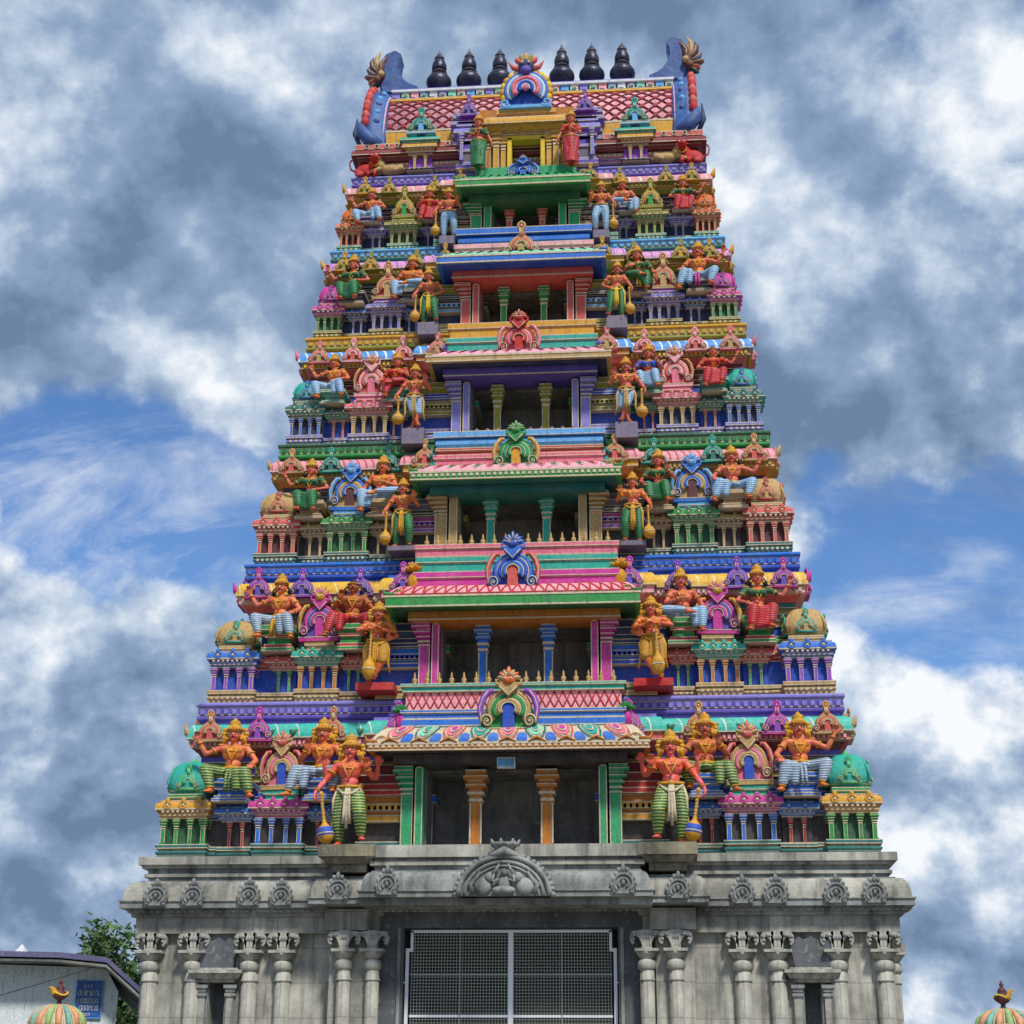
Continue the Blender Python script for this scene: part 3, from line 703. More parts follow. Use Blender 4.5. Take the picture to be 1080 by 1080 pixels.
    dm = {1: 'lpink', 2: 'cream', 3: 'tan', 4: 'yellow', 5: 'olive', 6: 'olive'}[n]
    b.dentil(-w2-.15, -can_w[n]*0.8, y2-0.02-.20, zs[1]+.2*cs[1][1], cs[1][1]*.6, 0.06, 0.04, dm, 0.03); b.dentil(can_w[n]*0.8, w2+.15, y2-0.02-.20, zs[1]+.2*cs[1][1], cs[1][1]*.6, 0.06, 0.04, dm, 0.03)
    for sg in (-1, 1): b.dentil_y(y2, yb2, sg*(w2+.20), zs[1]+.2*cs[1][1], cs[1][1]*.6, 0.06, 0.04, dm, sg, 0.03)
    b.dentil(-w2-.1, w2+.1, y2-0.02-.12, zs[5]+.15*cs[5][1], cs[5][1]*.6, 0.09, 0.07, c['band2'], 0.03)
    for sg in (-1, 1): b.dentil_y(y2, yb2, sg*(w2+.12), zs[5]+.15*cs[5][1], cs[5][1]*.6, 0.09, 0.07, c['band2'], sg, 0.03)
    if n == 1:   # little painted plants on the teal eave, raised
        for sg in (-1, 1):
            for xq in (3.05, 3.9, 4.4, 4.85, 5.55):
                for a in (-40, -15, 15, 40):
                    x0 = sg*xq; zq = zs[2]+.04
                    b.tube([(x0, y2-.02-.285, zq), (x0+.09*math.sin(R(a)), y2-.02-.262, zq+.10), (x0+.14*math.sin(R(a)), y2-.02-.225, zq+.16)], [.02, .022, .006], 'dgreen', 5)
    # projecting band of the cornice beside the porch
    for sg in (-1, 1):
        xa, xb = sorted((sg*(can_w[n]*0.80), sg*(can_w[n]*0.80+0.62)))
        b.courses(rect(xa, xb, y2-0.30, y2+0.1), zs[0], [(x[0], x[1]*.98, x[2]*.8)+tuple(x[3:]) for x in cs[:4]])
    # upward curl at the four corners of the cornice
    for sx in (-1, 1):
        for yy, sy in ((y2, -1), (yb2, 1)):
            b.tube([(sx*(w2+.12), yy+sy*.12, zs[2]+.03), (sx*(w2+.28), yy+sy*.24, zs[2]+.12), (sx*(w2+.33), yy+sy*.28, zs[2]+.30)], [.07, .07, .015], c['small'][0][0], 6)
    b.build('wall', st)
    # small shrines
    def me(key, fn):
        if key not in MESH: MESH[key] = fn()
        return MESH[key]
    cb, ct = shrine(corner_w[n], corner_w[n], (hp, hc, he, hn), c['corner'], 4, 3, side=True)
    cme = cb.mesh('corner_shrine')
    dh = {1: .66, 2: .62, 3: .62, 4: .54, 5: .50, 6: .42}[n]
    dm_ = dome(corner_w[n]*0.80, dh, *c['dome']).mesh('dome')
    mb_, mt = shrine(mid_w[n], 0.55, (hp, hc, he, hn*1.6), c['mid'], 4, 4)
    mme = mb_.mesh('shrine_front')
    bh = he*0.8
    bb_, bt = shrine(mid_w[n]*0.62, 0.30, (hp*0.82, hc, bh, 0), c['br'], 2, 2)
    bme = bb_.mesh('bracket_shrine')
    bb2, _ = shrine(mid_w[n]*0.55, 0.30, (hp*0.82, hc, bh, 0), c['br'], 2, 2)
    bme2 = bb2.mesh('bracket_shrine')
    nw, nh = {1: .90, 2: .92, 3: .92, 4: .80, 5: .74, 6: .62}[n], (.75-.36)*S
    na = c['nasi']
    nme = horseshoe(nw, nh, na[0], na[1], 'cream', na[2], 'face' if False else na[3] if n in (1, 2, 3, 4) else 'drop', na[3]).mesh('horseshoe_gable')
    cw = corner_w[n]
    for sg in (-1, 1):
        for yy, rz in ((yf, 0), (yb, math.pi)):
            place(cme, 'corner_shrine', st, (sg*(w-cw/2), yy, z), rz)
            place(dm_, 'dome', st, (sg*(w-cw/2), yy+(cw/2 if rz == 0 else -cw/2), z+ct-0.01))
        place(mme, 'shrine_front', st, (sg*mid_x[n], yf, z)); place(nme, 'horseshoe_gable', st, (sg*mid_x[n], yf+0.12, z+mt-0.01))
        place(bme, 'bracket_shrine', st, (sg*b1[n], yf+0.12, z)); place(bme2, 'bracket_shrine', st, (sg*b2[n], yf+0.14, z))
        # side face
        place(mme, 'shrine_front', st, (sg*(w-0.04), YC, z), sg*math.pi/2); place(nme, 'horseshoe_gable', st, (sg*(w-0.16), YC, z+mt-0.01), sg*math.pi/2)
        if n < 5:
            for q in (-1, 1): place(bme, 'bracket_shrine', st, (sg*(w-0.12), YC+q*(YC-yf)*0.42, z), sg*math.pi/2)
    # small horseshoes on the cornice
    sh = .21*S; sw = {1: .62, 2: .60, 3: .58, 4: .52, 5: .46, 6: .42}[n]
    sA = horseshoe(sw, sh, *c['small'][0], depth=0.12).mesh('cornice_ornament'); sB = horseshoe(sw, sh, *c['small'][1], depth=0.12).mesh('cornice_ornament')
    zb = zs[1]+cs[1][1]*.6
    for sg in (-1, 1):
        place(sA, 'cornice_ornament', st, (sg*(w2-0.22), y2-0.30, zb)); place(sB, 'cornice_ornament', st, (sg*(b1[n]-0.27), y2-0.30, zb))
        place(sA if n in (1,) else sB, 'cornice_ornament', st, (sg*(b2[n]-0.06), y2-0.30, zb)); 
        place(sB if n in (1,) else sA, 'cornice_ornament', st, (sg*(can_w[n]*0.80+0.30-0.16*(n == 1)), y2-0.54, zb))
        place(sA, 'cornice_ornament', st, (sg*(w2+0.26), y2+0.45, zb), sg*math.pi/2); place(sB, 'cornice_ornament', st, (sg*(w2+0.26), YC, zb), sg*math.pi/2)
    # ---- porch
    yp = yf-0.30
    for sg in (-1, 1):
        q = MB(); pw = (po-op)
        z0, z1 = pf[n], pt[n]; m_ = c['pilm']
        xo0, xo1 = sorted((sg*po, sg*(op+pw*0.46))); xi0, xi1 = sorted((sg*op, sg*(op+pw*0.36)))
        q.box(xo0, xo1, yp+0.02, yp+0.32, z0, z0+(z1-z0)*0.66, m_)
        q.box(xi0, xi1, yp-0.02, yp+0.36, z0, z1, m_)
        for xx in (xo0, xo1-0.02): q.box(xx, xx+0.02, yp+0.008, yp+0.02, z0, z0+(z1-z0)*0.66, 'cream')
        for xx in (xi0, xi1-0.02): q.box(xx, xx+0.02, yp-0.032, yp-0.02, z0, z1, 'cream')
        q.box(xi0, xi1, yp-0.032, yp-0.02, z1-0.025, z1, 'cream')
        h_ = (z1-z0)*0.34; zz_ = z0+(z1-z0)*0.66
        for k, (hh, ex) in enumerate(((.06, .02), (.10, -.01), (.07, .03), (.10, .0), (.08, .06), (.12, .03), (.09, .10), (.13, .06), (.10, .15), (.15, .13))):
            a0, a1 = (xo0, xo1+0.0) ; exx = ex*pw/0.42
            if sg < 0: a0 -= exx
            else: a1 += exx
            q.box(a0, a1, yp+0.02-exx, yp+0.32, zz_, zz_+h_*hh, 'cream' if k in (0, 2) else m_)
            if ex > .04: q.box(a0-.003, a1+.003, yp+0.016-exx, yp+0.1, zz_+h_*hh-.016, zz_+h_*hh+.001, 'cream')
            zz_ += h_*hh
        q.build('pilaster', st)
        q = MB(); cwid = 0.23 if n == 1 else 0.20-0.012*n
        pillar(q, 0, 0, 0, z1-z0-0.04*(n == 1), cwid, c['colm'])
        q.build('column', st, (sg*colx[n], yp+0.28, z0))
    canopy(n).build('canopy', st)
    # parapet on the canopy carrying the next porch
    q = MB(); nz = can_z[n]+{1: .42, 2: .34, 3: .30, 4: .26, 5: .24, 6: .24}[n]*0.8+.1; topz = pf[n+1]+0.0 if n < 6 else 22.34
    hw = can_w[n]*0.80; tot = topz-nz; sm = sum(x[1] for x in c['podium'])
    yfp = y2-0.62
    zc = nz
    for i, (m_, fr) in enumerate(c['podium']):
        hh = tot*fr/sm; o = (.0, .05, -.03, .06)[i % 4] if len(c['podium']) > 1 else .0
        if m_ == 'lattice':
            q.box(-hw, hw, yfp+.0, y2+0.6, zc, zc+hh, 'lpink'); k = 26; p_ = 2*hw/k
            for j in range(k):
                xa = -hw+j*p_
                q.tube([(xa, yfp-.005, zc+.02), (xa+p_, yfp-.005, zc+hh-.02)], .014, 'red', 4); q.tube([(xa+p_, yfp-.005, zc+.02), (xa, yfp-.005, zc+hh-.02)], .014, 'red', 4)
                q.box(xa+p_/2-.02, xa+p_/2+.02, yfp-.01, yfp, zc+hh/2-.025, zc+hh/2+.025, 'salmon')
            q.box(-hw, hw, yfp-.02, yfp, zc, zc+.018, 'cream')
        else: q.courses(rect(-hw, hw, yfp, y2+0.6), zc, [('f' if fr < .3 else 'r', hh*.62, .03+o*.5, m_), ('f', hh*.38, .07+o*.5, m_)])
        zc += hh
    if n == 6: q.dentil(-hw, hw, yfp-.02, nz+tot*.2, tot*.25, .2, .12, 'lgreen', .03)
    q.build('parapet', st)
    if n <= 3:
        q = MB(); k = 17 if n < 3 else 15
        for j in range(k):
            x = -hw*0.93+1.86*hw*j/(k-1)
            if n < 3: q.lathe(x, yfp+0.12, topz, [(.045, 0), (.05, .03), (.02, .05), (.055, .10), (.05, .14), (.015, .17), (.03, .19), (.004, .28)], 'tan', 8)
            else: q.lathe(x, yfp+0.12, topz, [(.03, 0), (.07, .05), (.05, .10), (.01, .14)], 'slate', 8)
        q.build('baluster_row', st)
    # crest on the canopy
    cc = c['crest']; cwid, chh = {1: (1.15, 1.12), 2: (1.08, 1.14), 3: (.98, .98), 4: (.94, .98), 5: (.84, .82), 6: (.74, .56)}[n]
    yoff = Y[n]-0.82
    crz = can_z[n]+{1: .40, 2: .34, 3: .28, 4: .22, 5: .22, 6: .28}[n]
    horseshoe(cwid, chh*1.18, cc[0], cc[1], 'cream', cc[2], cc[3] if n != 5 else 'drop', cc[4], depth=0.22).build('crest', st, (0, yoff+0.10, crz-.05))
    # pot with leaves at each end of the parapet
    pm = {1: ('magenta', 'green'), 2: ('gold', 'gold'), 3: ('teal', 'dteal'), 4: ('blue', 'lilac'), 5: ('salmon', 'salmon')}.get(n)
    if pm:
        for sg in (-1, 1):
            q = MB(); hh = {1: .80, 2: .98, 3: .72, 4: .60, 5: .44}[n]
            q.lathe(0, 0, 0, [(.09*hh, 0), (.14*hh, .05*hh), (.12*hh, .25*hh), (.10*hh, .30*hh)], 'emerald' if n == 1 else pm[0], 10)
            q.ball(0, 0, .46*hh, .15*hh, .15*hh, .22*hh, pm[0])
            q.ball(0.02, -.10*hh, .50*hh, .07*hh, .06*hh, .14*hh, pm[0])
            for a in range(0, 360, 36):
                for el in (25, 60):
                    d_ = Vector((math.cos(R(a))*math.cos(R(el)), math.sin(R(a))*math.cos(R(el)), math.sin(R(el))))
                    p0 = Vector((0, 0, .68*hh)); q.tube([p0, p0+d_*.16*hh, p0+d_*.27*hh-Vector((0, 0, .03*hh))], [.02*hh, .05*hh, .008*hh], pm[1], 5)
            q.build('flower_pot', st, (sg*(hw+0.09), yfp+0.05, nz-0.02))

# ---- top storey and barrel roof ------------------------------------------------
top = node('top_storey', tower)
w7, y7 = 3.98, 3.42; yb7 = 2*YC-y7
b = MB()
zf = 22.84
b.box(-w7, w7, y7+.05, yb7-.05, zf-.06, 23.9, 'royal')
z = b.courses(rect(-w7, w7, y7-.02, yb7+.02), zf, [('f', .07, .06, 'violet'), ('f', .05, .02, 'lilac')])
z = b.courses(rect(-w7, w7, y7-.02, yb7+.02), 23.06, [('f', .07, .03, 'magenta'), ('f', .05, .07, 'violet'), ('f', .07, .11, 'pink'), ('f', .05, .07, 'maroon'), ('t', .10, .22, 'dred'), ('k', .17, .34, 'dred', 'cream', .10), ('f', .03, .20, 'lpink'), ('f', .14, .26, 'salmon'), ('f', .03, .22, 'cream')])
b.dentil(-w7, w7, y7-.12, 23.19, .05, .07, .05, 'cream', .04)
for x in np.arange(-3.95, 4.0, .25):
    if 1.15 < abs(x): rosette(b, float(x), y7-.02-.265, z-.10, .052, 'cream', 'navy')
b.build('wall', top)
zr = z   # roof springing
r = MB(); H7 = 25.98-zr; D7 = YC-y7-.02; L7 = 3.62
def rs(x, a): # a 0 eave .. 90 ridge
    bulge = 1+.05*math.sin(R(2*a))
    return Vector((x, YC-D7*math.cos(R(a))*bulge, zr+H7*math.sin(R(a))))
vs = []; K = 16
for k in range(2*K+1):
    a = 180*k/(2*K)
    for x in (-L7, L7): vs.append(rs(x, a))
r.add(vs, [(2*k, 2*k+1, 2*k+3, 2*k+2) for k in range(2*K)]+[tuple(range(0, 4*K+2, 2)), tuple(range(4*K+1, 0, -2))], 'lpink', True)
def band(a0, a1, m, lift):
    vs = []
    for s_ in (0, 1):
        for a in (a0, a1):
            for side in (0, 180):
                aa = a if side == 0 else 180-a
                c0 = Vector((0, YC, zr)); 
                for x in (-L7, L7):
                    p = rs(x, aa); nr = (Vector((0, p.y, p.z))-c0).normalized(); vs.append(p+nr*(lift if s_ else -.01))
    return vs
def strip(a0, a1, m, lift, n=4, x0=-L7, x1=L7):
    for side in (0, 1):
        vs = []
        for k in range(n+1):
            a = a0+(a1-a0)*k/n; aa = 180-a if side else a
            for x in (x0, x1):
                p = rs(x, aa); nr = Vector((0, -math.cos(R(aa)), math.sin(R(aa)))); vs.append(p+nr*lift)
        fs = [(2*k, 2*k+1, 2*k+3, 2*k+2) for k in range(n)]
        k = len(vs); vs2 = [v-Vector((0, -math.cos(R(aa)), math.sin(R(aa))))*(lift+.02) for v in vs]
        r.add(vs+vs2, fs+[(0, 1, k+1, k), (k-2, k-1, 2*k-1, 2*k-2)], m)
strip(1, 11, 'gold', .05); strip(11.3, 12.6, 'cream', .06); strip(50, 56, 'gold', .04); strip(56.3, 58, 'cream', .05); strip(59, 66, 'white', .05)
# lattice tiles
nx = 22; A0, A1 = 13, 49; rows = 4
for side in (0, 1):
    for i in range(nx*1):
        for j in range(rows):
            for (sa, sb) in ((0, 1), (1, 0)):
                pts = []
                for q in range(4):
                    x = -L7+2*L7*(i+q/3)/nx; a = A0+(A1-A0)*(j+((sa+(sb-sa)*q/3)))/rows; aa = 180-a if side else a
                    p = rs(x, aa); nr = Vector((0, -math.cos(R(aa)), math.sin(R(aa)))); pts.append(p+nr*.012)
                r.tube(pts, .028, 'dred', 4)
            if side == 0:
                for (ox, oa) in ((.5, .5), (0, 0)):
                    x = -L7+2*L7*(i+ox)/nx; a = A0+(A1-A0)*(j+oa+(.5 if ox == 0 else 0)*0)/rows
                    if a < A0+2: continue
                    p = rs(x, a)
                    vs = [rs(x+dx, a+da)+Vector((0, -math.cos(R(a)), math.sin(R(a))))*.03 for dx, da in ((-.07, 0), (0, -1.9), (.07, 0), (0, 1.9))]
                    if ox == .5: r.add(vs, [(0, 1, 2, 3)], 'red')
# coloured ridge blocks
for i in range(30):
    x = -L7+2*L7*(i+.5)/30
    r.box(x-.10, x+.10, YC-.55, YC+.55, 25.72, 26.10, ['lilac', 'mint', 'lpink', 'sky', 'white'][i % 5])
    if i % 2: rosette(r, x, YC-.56, 25.95, .07, 'cream', 'teal')
    for k in (0, 1): r.box(x-.07, x+.05, YC-D7*math.cos(R(62.5))*1.04-.075, YC-D7*math.cos(R(62.5))*1.04-.02, zr+H7*math.sin(R(62))-.02, zr+H7*math.sin(R(62))+.04, 'navy')
r.box(-L7, L7, YC-.60, YC+.60, 26.10, 26.16, 'white'); r.box(-L7, L7, YC-.48, YC+.48, 26.16, 26.26, 'lilac')
r.box(-L7, L7, YC-.62, YC+.62, 25.66, 25.73, 'white')
r.build('barrel_roof', top)
# gable ends
mat('crestblue', '#203f80', .6, 'paint', '#2c5c9c'); mat('crestsky', '#3d6fae', .6, 'paint', '#2a4f92')
for sg in (-1, 1):
    e = MB(); K = 22
    ring = []
    secs = [(3.50, 1.00, 'crestblue'), (3.56, 1.05, 'crestblue'), (3.68, 1.10, 'crestsky'), (3.84, 1.13, 'crestsky'), (3.98, 1.15, 'crestblue'), (4.02, 1.10, 'crestblue'), (3.9, 1.0, 'crestblue'), (3.85, 0.0, 'maroon')]
    vs = []
    for xx, k_, m_ in secs:
        for i in range(K+1):
            a = 180*i/K; vs.append((sg*xx, YC-D7*k_*math.cos(R(a))*1.03, zr-.05+(H7+.05)*k_*math.sin(R(a))*.98))
    fs = []; ms = []
    for j in range(len(secs)-1):
        for i in range(K):
            q_ = (j*(K+1)+i, j*(K+1)+i+1, (j+1)*(K+1)+i+1, (j+1)*(K+1)+i); fs.append(q_ if sg < 0 else q_[::-1]); ms.append(secs[j+1][2])
    e.add(vs, fs, ms, True)
    # rolled red rim, front and back
    for s2 in (-1, 1):
        for i in range(11):
            a = R(16+5.6*i); y_ = YC+s2*(-1)*-1*(D7*1.33*math.cos(a)); y_ = YC+s2*D7*1.17*math.cos(a); z_ = zr+H7*1.11*math.sin(a)
            e.ball(sg*4.04, y_, z_, .11, .12, .16, 'salmon' if i % 2 else 'red', 8, 6)
        # scroll foot
        yq = YC+s2*D7*1.10
        e.tube([(sg*3.66, yq-s2*.02, zr+.02), (sg*3.88, yq+s2*.06, zr+.12), (sg*4.08, yq+s2*.08, zr+.36), (sg*4.16, yq+s2*.06, zr+.66)], [.15, .20, .17, .04], 'crestblue', 8)
        e.tube([(sg*4.14, yq+s2*.02, zr), (sg*4.28, yq+s2*.02, zr+.35), (sg*4.24, yq, zr+.80)], [.06, .07, .02], 'navy', 6)
    # crest fin sweeping up from the ridge
    fin = [(2.88, 26.20), (3.95, 26.20), (4.02, 26.75), (4.00, 27.25), (3.86, 27.52), (3.62, 27.62), (3.46, 27.50), (3.50, 27.30), (3.52, 27.12), (3.46, 26.86), (3.32, 26.64), (3.14, 26.48), (2.88, 26.36)]
    pts = [(sg*x, z_) for x, z_ in fin]
    if sg < 0: pts = pts[::-1]
    e.slab(pts, YC-.26, YC+.26, 'crestblue')
    pz = [(sg*(x-3.6)*.86+sg*3.62, (z_-26.8)*.84+26.82) for x, z_ in fin]
    if sg < 0: pz = pz[::-1]
    e.slab(pz, YC-.31, YC+.31, 'crestblue', 'navy')
    # beast face on top of the arch
    hx = sg*3.98
    e.ball(hx, YC-.20, 26.84, .16, .24, .26, 'maroon'); e.ball(hx-sg*.04, YC-.42, 26.80, .09, .08, .10, 'tan'); e.ball(hx+sg*.06, YC-.44, 26.64, .10, .08, .10, 'brown')
    for k_, (dx, dz, l, m_) in enumerate(((-.22, 1.0, .62, 'brown'), (.12, 1.0, .74, 'tan'), (.42, .95, .66, 'maroon'), (.75, .75, .52, 'slate'), (1.0, .35, .46, 'brown'), (1.0, -.15, .36, 'salmon'), (.7, -.6, .34, 'dteal'))):
        v_ = V3((sg*dx, 0, dz)).normalized()*l; p0 = V3((hx, YC-.30+.03*k_, 26.78)); sd = V3((sg*.10, 0, -.02))
        e.tube([p0+v_*.15, p0+v_*.55+sd*.6, p0+v_*.85+sd*.3, p0+v_*1.08-sd*.8], [.09, .10, .065, .008], m_, 6)
        e.tube([p0+v_*.2+V3((0, -.09, 0)), p0+v_*.6+sd*.6+V3((0, -.10, 0)), p0+v_*.9+V3((0, -.06, 0))], [.014, .014, .006], 'cream', 4)
    # pink edge along the front of the flared arch and ribs on the blue
    for s2 in (-1, 1):
        e.tube([(sg*3.60, YC+s2*D7*1.075*math.cos(R(a)), zr+H7*1.03*math.sin(R(a))) for a in range(8, 82, 6)], .030, 'lpink', 6)
        for q_ in range(7):
            a = R(18+9*q_); e.ball(sg*3.78, YC+s2*D7*1.135*math.cos(a), zr+H7*1.08*math.sin(a), .09, .06, .085, 'sky' if q_ % 2 else 'crestblue', 8, 6)
    e.build('gable_end', top)
# niche in the middle
q = MB(); yn = 2.55
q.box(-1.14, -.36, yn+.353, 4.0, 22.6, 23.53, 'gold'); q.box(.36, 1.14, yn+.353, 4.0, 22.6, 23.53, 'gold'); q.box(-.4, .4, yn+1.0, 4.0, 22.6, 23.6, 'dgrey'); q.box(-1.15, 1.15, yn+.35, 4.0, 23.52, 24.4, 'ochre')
q.box(-1.2, 1.2, yn+.1, 4.0, 22.2, 22.62, 'emerald')
for sg in (-1, 1):
    pillar(q, sg*.72, yn+.28, 22.6, 23.70, .13, 'gold'); pillar(q, sg*.55, yn+.30, 22.6, 23.58, .10, 'gold'); pillar(q, sg*.92, yn+.34, 22.6, 23.70, .11, 'ochre')
    q.box(sg*.40-.05, sg*.40+.05, yn+.22, yn+.5, 22.6, 23.5, 'yellow')
q.box(-.46, .46, yn+.22, yn+.5, 23.45, 23.56, 'yellow')
q.courses(rect(-.85, .85, yn+.20, 4.0), 23.58, [('f', .09, .0, 'ochre'), ('t', .10, .10, 'gold'), ('k', .20, .22, 'gold', 'cream', .10), ('f', .05, .10, 'cream')])
q.courses(rect(-1.78, 1.78, 3.10, 4.3), 23.45, [('f', .12, .0, 'violet'), ('f', .08, .04, 'lilac'), ('f', .12, .0, 'violet'), ('f', .08, .05, 'lilac'), ('f', .14, .0, 'purple'), ('t', .12, .08, 'violet'), ('f', .08, .10, 'lilac'), ('f', .12, .02, 'violet'), ('f', .08, .06, 'lilac'), ('f', .10, .02, 'violet')])
q.dentil(-1.75, 1.75, 3.05, 24.06, .05, .05, .05, 'white', .04)
q.courses(rect(-.66, .66, yn+.25, 4.0), 24.01, [('f', .16, .0, 'ochre'), ('f', .10, .06, 'gold')])
q.build('niche', top)
nb = MB(); cw = 1.34; ch = 1.62
for i, (k, m_, tr) in enumerate(((1.0, 'blue', .05), (.88, 'white', .04), (.74, 'sky', .05), (.60, 'pink', .075), (.44, 'white', .025), (.32, 'royal', .05), (.18, 'white', .02))):
    nb.tube(arc_pts(0, .52, .50*k*1.0, .50*k, -35, 215, 22, -.05-.025*i), tr, m_, 6)
nb.lathe(0, 0, 0, [(.01, 0), (.01, .001)], 'royal', 4)
nb.slab([(.50*math.cos(R(a)), .52+.50*math.sin(R(a))) for a in range(-60, 241, 12)], -.03, .15, 'royal')
nb.ball(0, -.2, .50, .09, .06, .09, 'pink')
for sg in (-1, 1):
    for k in range(7):
        a = R(-18+k*17); cx_, cz_ = sg*.56*math.cos(a), .52+.56*math.sin(a)
        nb.ball(cx_, 0, cz_, .10, .07, .12, 'gold' if k % 2 else 'yellow', 8, 6)
    sp = [(sg*(.50+.13*math.cos(R(200+40*i))*(1-i/15)), -.1, .14+.12*math.sin(R(200+40*i))*(1-i/15)) for i in range(12)]
    nb.tube(sp, .035, 'sky', 6)
    nb.tube([(sg*.1, -.05, 1.12), (sg*.32, -.05, 1.18), (sg*.44, -.05, 1.36)], [.09, .06, .01], 'salmon', 6)
nb.ball(0, -.1, 1.16, .20, .16, .20, 'navy'); nb.ball(0, -.18, 1.02, .14, .1, .12, 'violet')
for a, m_ in ((40, 'salmon'), (65, 'olive'), (90, 'tan'), (115, 'olive'), (140, 'salmon')):
    nb.tube([(0, -.05, 1.2), (.30*math.cos(R(a)), -.08, 1.2+.28*math.sin(R(a))), (.36*math.cos(R(a)), -.05, 1.2+.42*math.sin(R(a)))], [.09, .07, .01], m_, 6)
for sg in (-1, 1): nb.ball(sg*.08, -.26, 1.20, .04, .03, .04, 'cream')
nb.box(-.62, .62, -.12, .2, 0, .08, 'sky')
nb.build('crest', top, (0, yn+.22, 24.27))
for sg in (-1, 1):
    q = MB()   # purple turrets each side of the niche
    q.courses(rect(-.30, .30, 0, 1.2), 0, [('f', .12, .02, 'violet'), ('f', .08, -.02, 'lilac'), ('f', .30, -.06, 'slate'), ('f', .07, -.02, 'lilac'), ('f', .22, -.06, 'violet'), ('f', .08, .0, 'lilac'), ('t', .10, .06, 'purple'), ('k', .14, .09, 'lilac', 'cream', .05), ('f', .10, -.04, 'violet'), ('f', .12, .0, 'lilac'), ('f', .16, -.05, 'purple'), ('f', .08, .02, 'lilac')])
    pillar(q, -.18, -.05, .2, .98, .07, 'lilac'); pillar(q, .18, -.05, .2, .98, .07, 'lilac')
    q.build('turret', top, (sg*1.40, 3.0, 22.84))
    horseshoe(.44, .62, 'purple', 'violet', depth=.12).build('cornice_ornament', top, (sg*1.42, 2.98, 24.30))
    cc = dict(plinth='navy', plinth2='royal', wall='purple', pil='tan', ent='gold', ent2='ochre', neck='gold')
    s_, zt = shrine(.66, .7, (.05, .42, .26, .0), cc, 2, 0)
    s_.build('shrine_front', top, (sg*2.62, y7-.34, 22.92))
    q = MB(); q.courses(rect(-.40, .40, 0, .7), 0, [('f', .06, .04, 'teal'), ('k', .14, .10, 'teal', 'cream', .20), ('f', .14, -.12, 'teal'), ('f', .05, -.04, 'sky')])
    q.box(-.1, .1, .10, .16, .20, .34, 'navy')
    q.build('small_roof', top, (sg*2.62, y7-.36, 23.64))
    horseshoe(.70, .74, 'teal', 'dteal', 'cream', 'sky', depth=.14).build('horseshoe_gable', top, (sg*2.62, y7-.22, 24.02))

# ------------------------------------------------------------------ stone base
base = node('stone_base', tower)
WB, YB = 6.92, 0.0; YBB = 2*YC
b = MB()
def wallpiece(x0, x1): b.box(x0, x1, YB, YBB, 0, 5.0, 'stone')
wallpiece(-WB, -5.60); wallpiece(-5.30, -2.05); wallpiece(2.05, 5.30); wallpiece(5.60, WB)
for sg in (-1, 1):
    x0, x1 = sorted((sg*5.30, sg*5.60)); b.box(x0, x1, YB+.35, YBB, 0, 5.0, 'darkstone'); b.box(x0, x1, YB, YB+.36, 4.0, 5.0, 'stone')
b.box(-2.05, 2.05, YB+.6, YBB, 4.85, 5.0, 'darkstone')
b.box(-2.06, 2.06, 4.5, 4.7, 0, 5.0, 'dgrey')
# moulded foot
for x0, x1 in ((-WB, -2.06), (2.06, WB)):
    b.courses(rect(x0, x1, YB, YBB), 0, [('f', .35, .35, 'stone', None), ('r', .25, .30, 'stone'), ('f', .2, .15, 'stone', None), ('f', .15, .25, 'stone', None)], None)
# architrave with a row of tiny dentils
for xa, xb in ((-WB-.12, -2.455), (2.455, WB+.12)): b.courses(rect(xa, xb, YB-.12, YBB+.12), 4.60, [('f', .30, .02, 'stone', None), ('f', .07, .10, 'carved', None), ('f', .05, .16, 'stone', None)], None)
for i in range(110):
    x = -WB-.2+i*(2*WB+.4)/109; b.ball(x, YB-.30, 4.985, .05, .03, .03, 'carved', 6, 4)
# main eave
b.courses(rect(-WB, WB, YB, YBB), 5.02, [('t', .02, .30, 'carved', None), ('f', .12, .40, 'carved', None), ('f', .025, .43, 'stone', None), ('k', .36, .36, 'stone', None, .18), ('f', .03, .12, 'carved', None)], None)
b.courses(rect(-WB, WB, YB, YBB), 5.57, [('f', .08, .0, 'carved', None), ('f', .06, .08, 'stone', None), ('f', .10, .02, 'carved', None), ('f', .06, .12, 'stone', None), ('f', .15, .18, 'stone', None)], None)
b.build('wall', base)
# projecting middle bay of the eave
b = MB()
b.box(-2.62, 2.62, -1.05, .1, 5.0, 5.12, 'carved'); b.courses(rect(-2.45, 2.45, -1.05, .2), 5.12, [('f', .10, .20, 'carved', None), ('f', .025, .23, 'stone', None), ('k', .34, .16, 'carved', None, .16), ('f', .03, .0, 'carved', None)], None)
b.courses(rect(-2.42, 2.42, -.89, .2), 5.62, [('f', .10, .0, 'carved', None), ('f', .08, .08, 'stone', None), ('f', .06, .02, 'carved', None), ('f', .22, .14, 'stone', None)], None)
for sg in (-1, 1):
    x0, x1 = sorted((sg*2.52, sg*3.45)); b.courses(rect(x0, x1, -.70, .2), 5.05, [('f', .10, .18, 'carved', None), ('f', .025, .21, 'stone', None), ('k', .36, .15, 'stone', None, .14), ('f', .03, .0, 'carved', None)], None)
    b.box(x0+.05, x1-.05, -.45, .1, 4.62, 5.0, 'stone')
    b.box(x0+.14, x1-.10, -.28, .1, 0, 4.62, 'stone')
b.build('middle_bay', base)
for sg in (-1, 1):
    q = MB(); x0, x1 = sorted((sg*2.42, sg*3.42))
    q.courses(rect(x0, x1, -1.02, .0), 5.62, [('f', .14, -.16, 'pedstone', None), ('t', .12, -.02, 'pedstone', None), ('f', .20, .04, 'pedstone', None), ('f', .02, .02, 'pedstone', None)], None)
    q.build('statue_plinth', base)
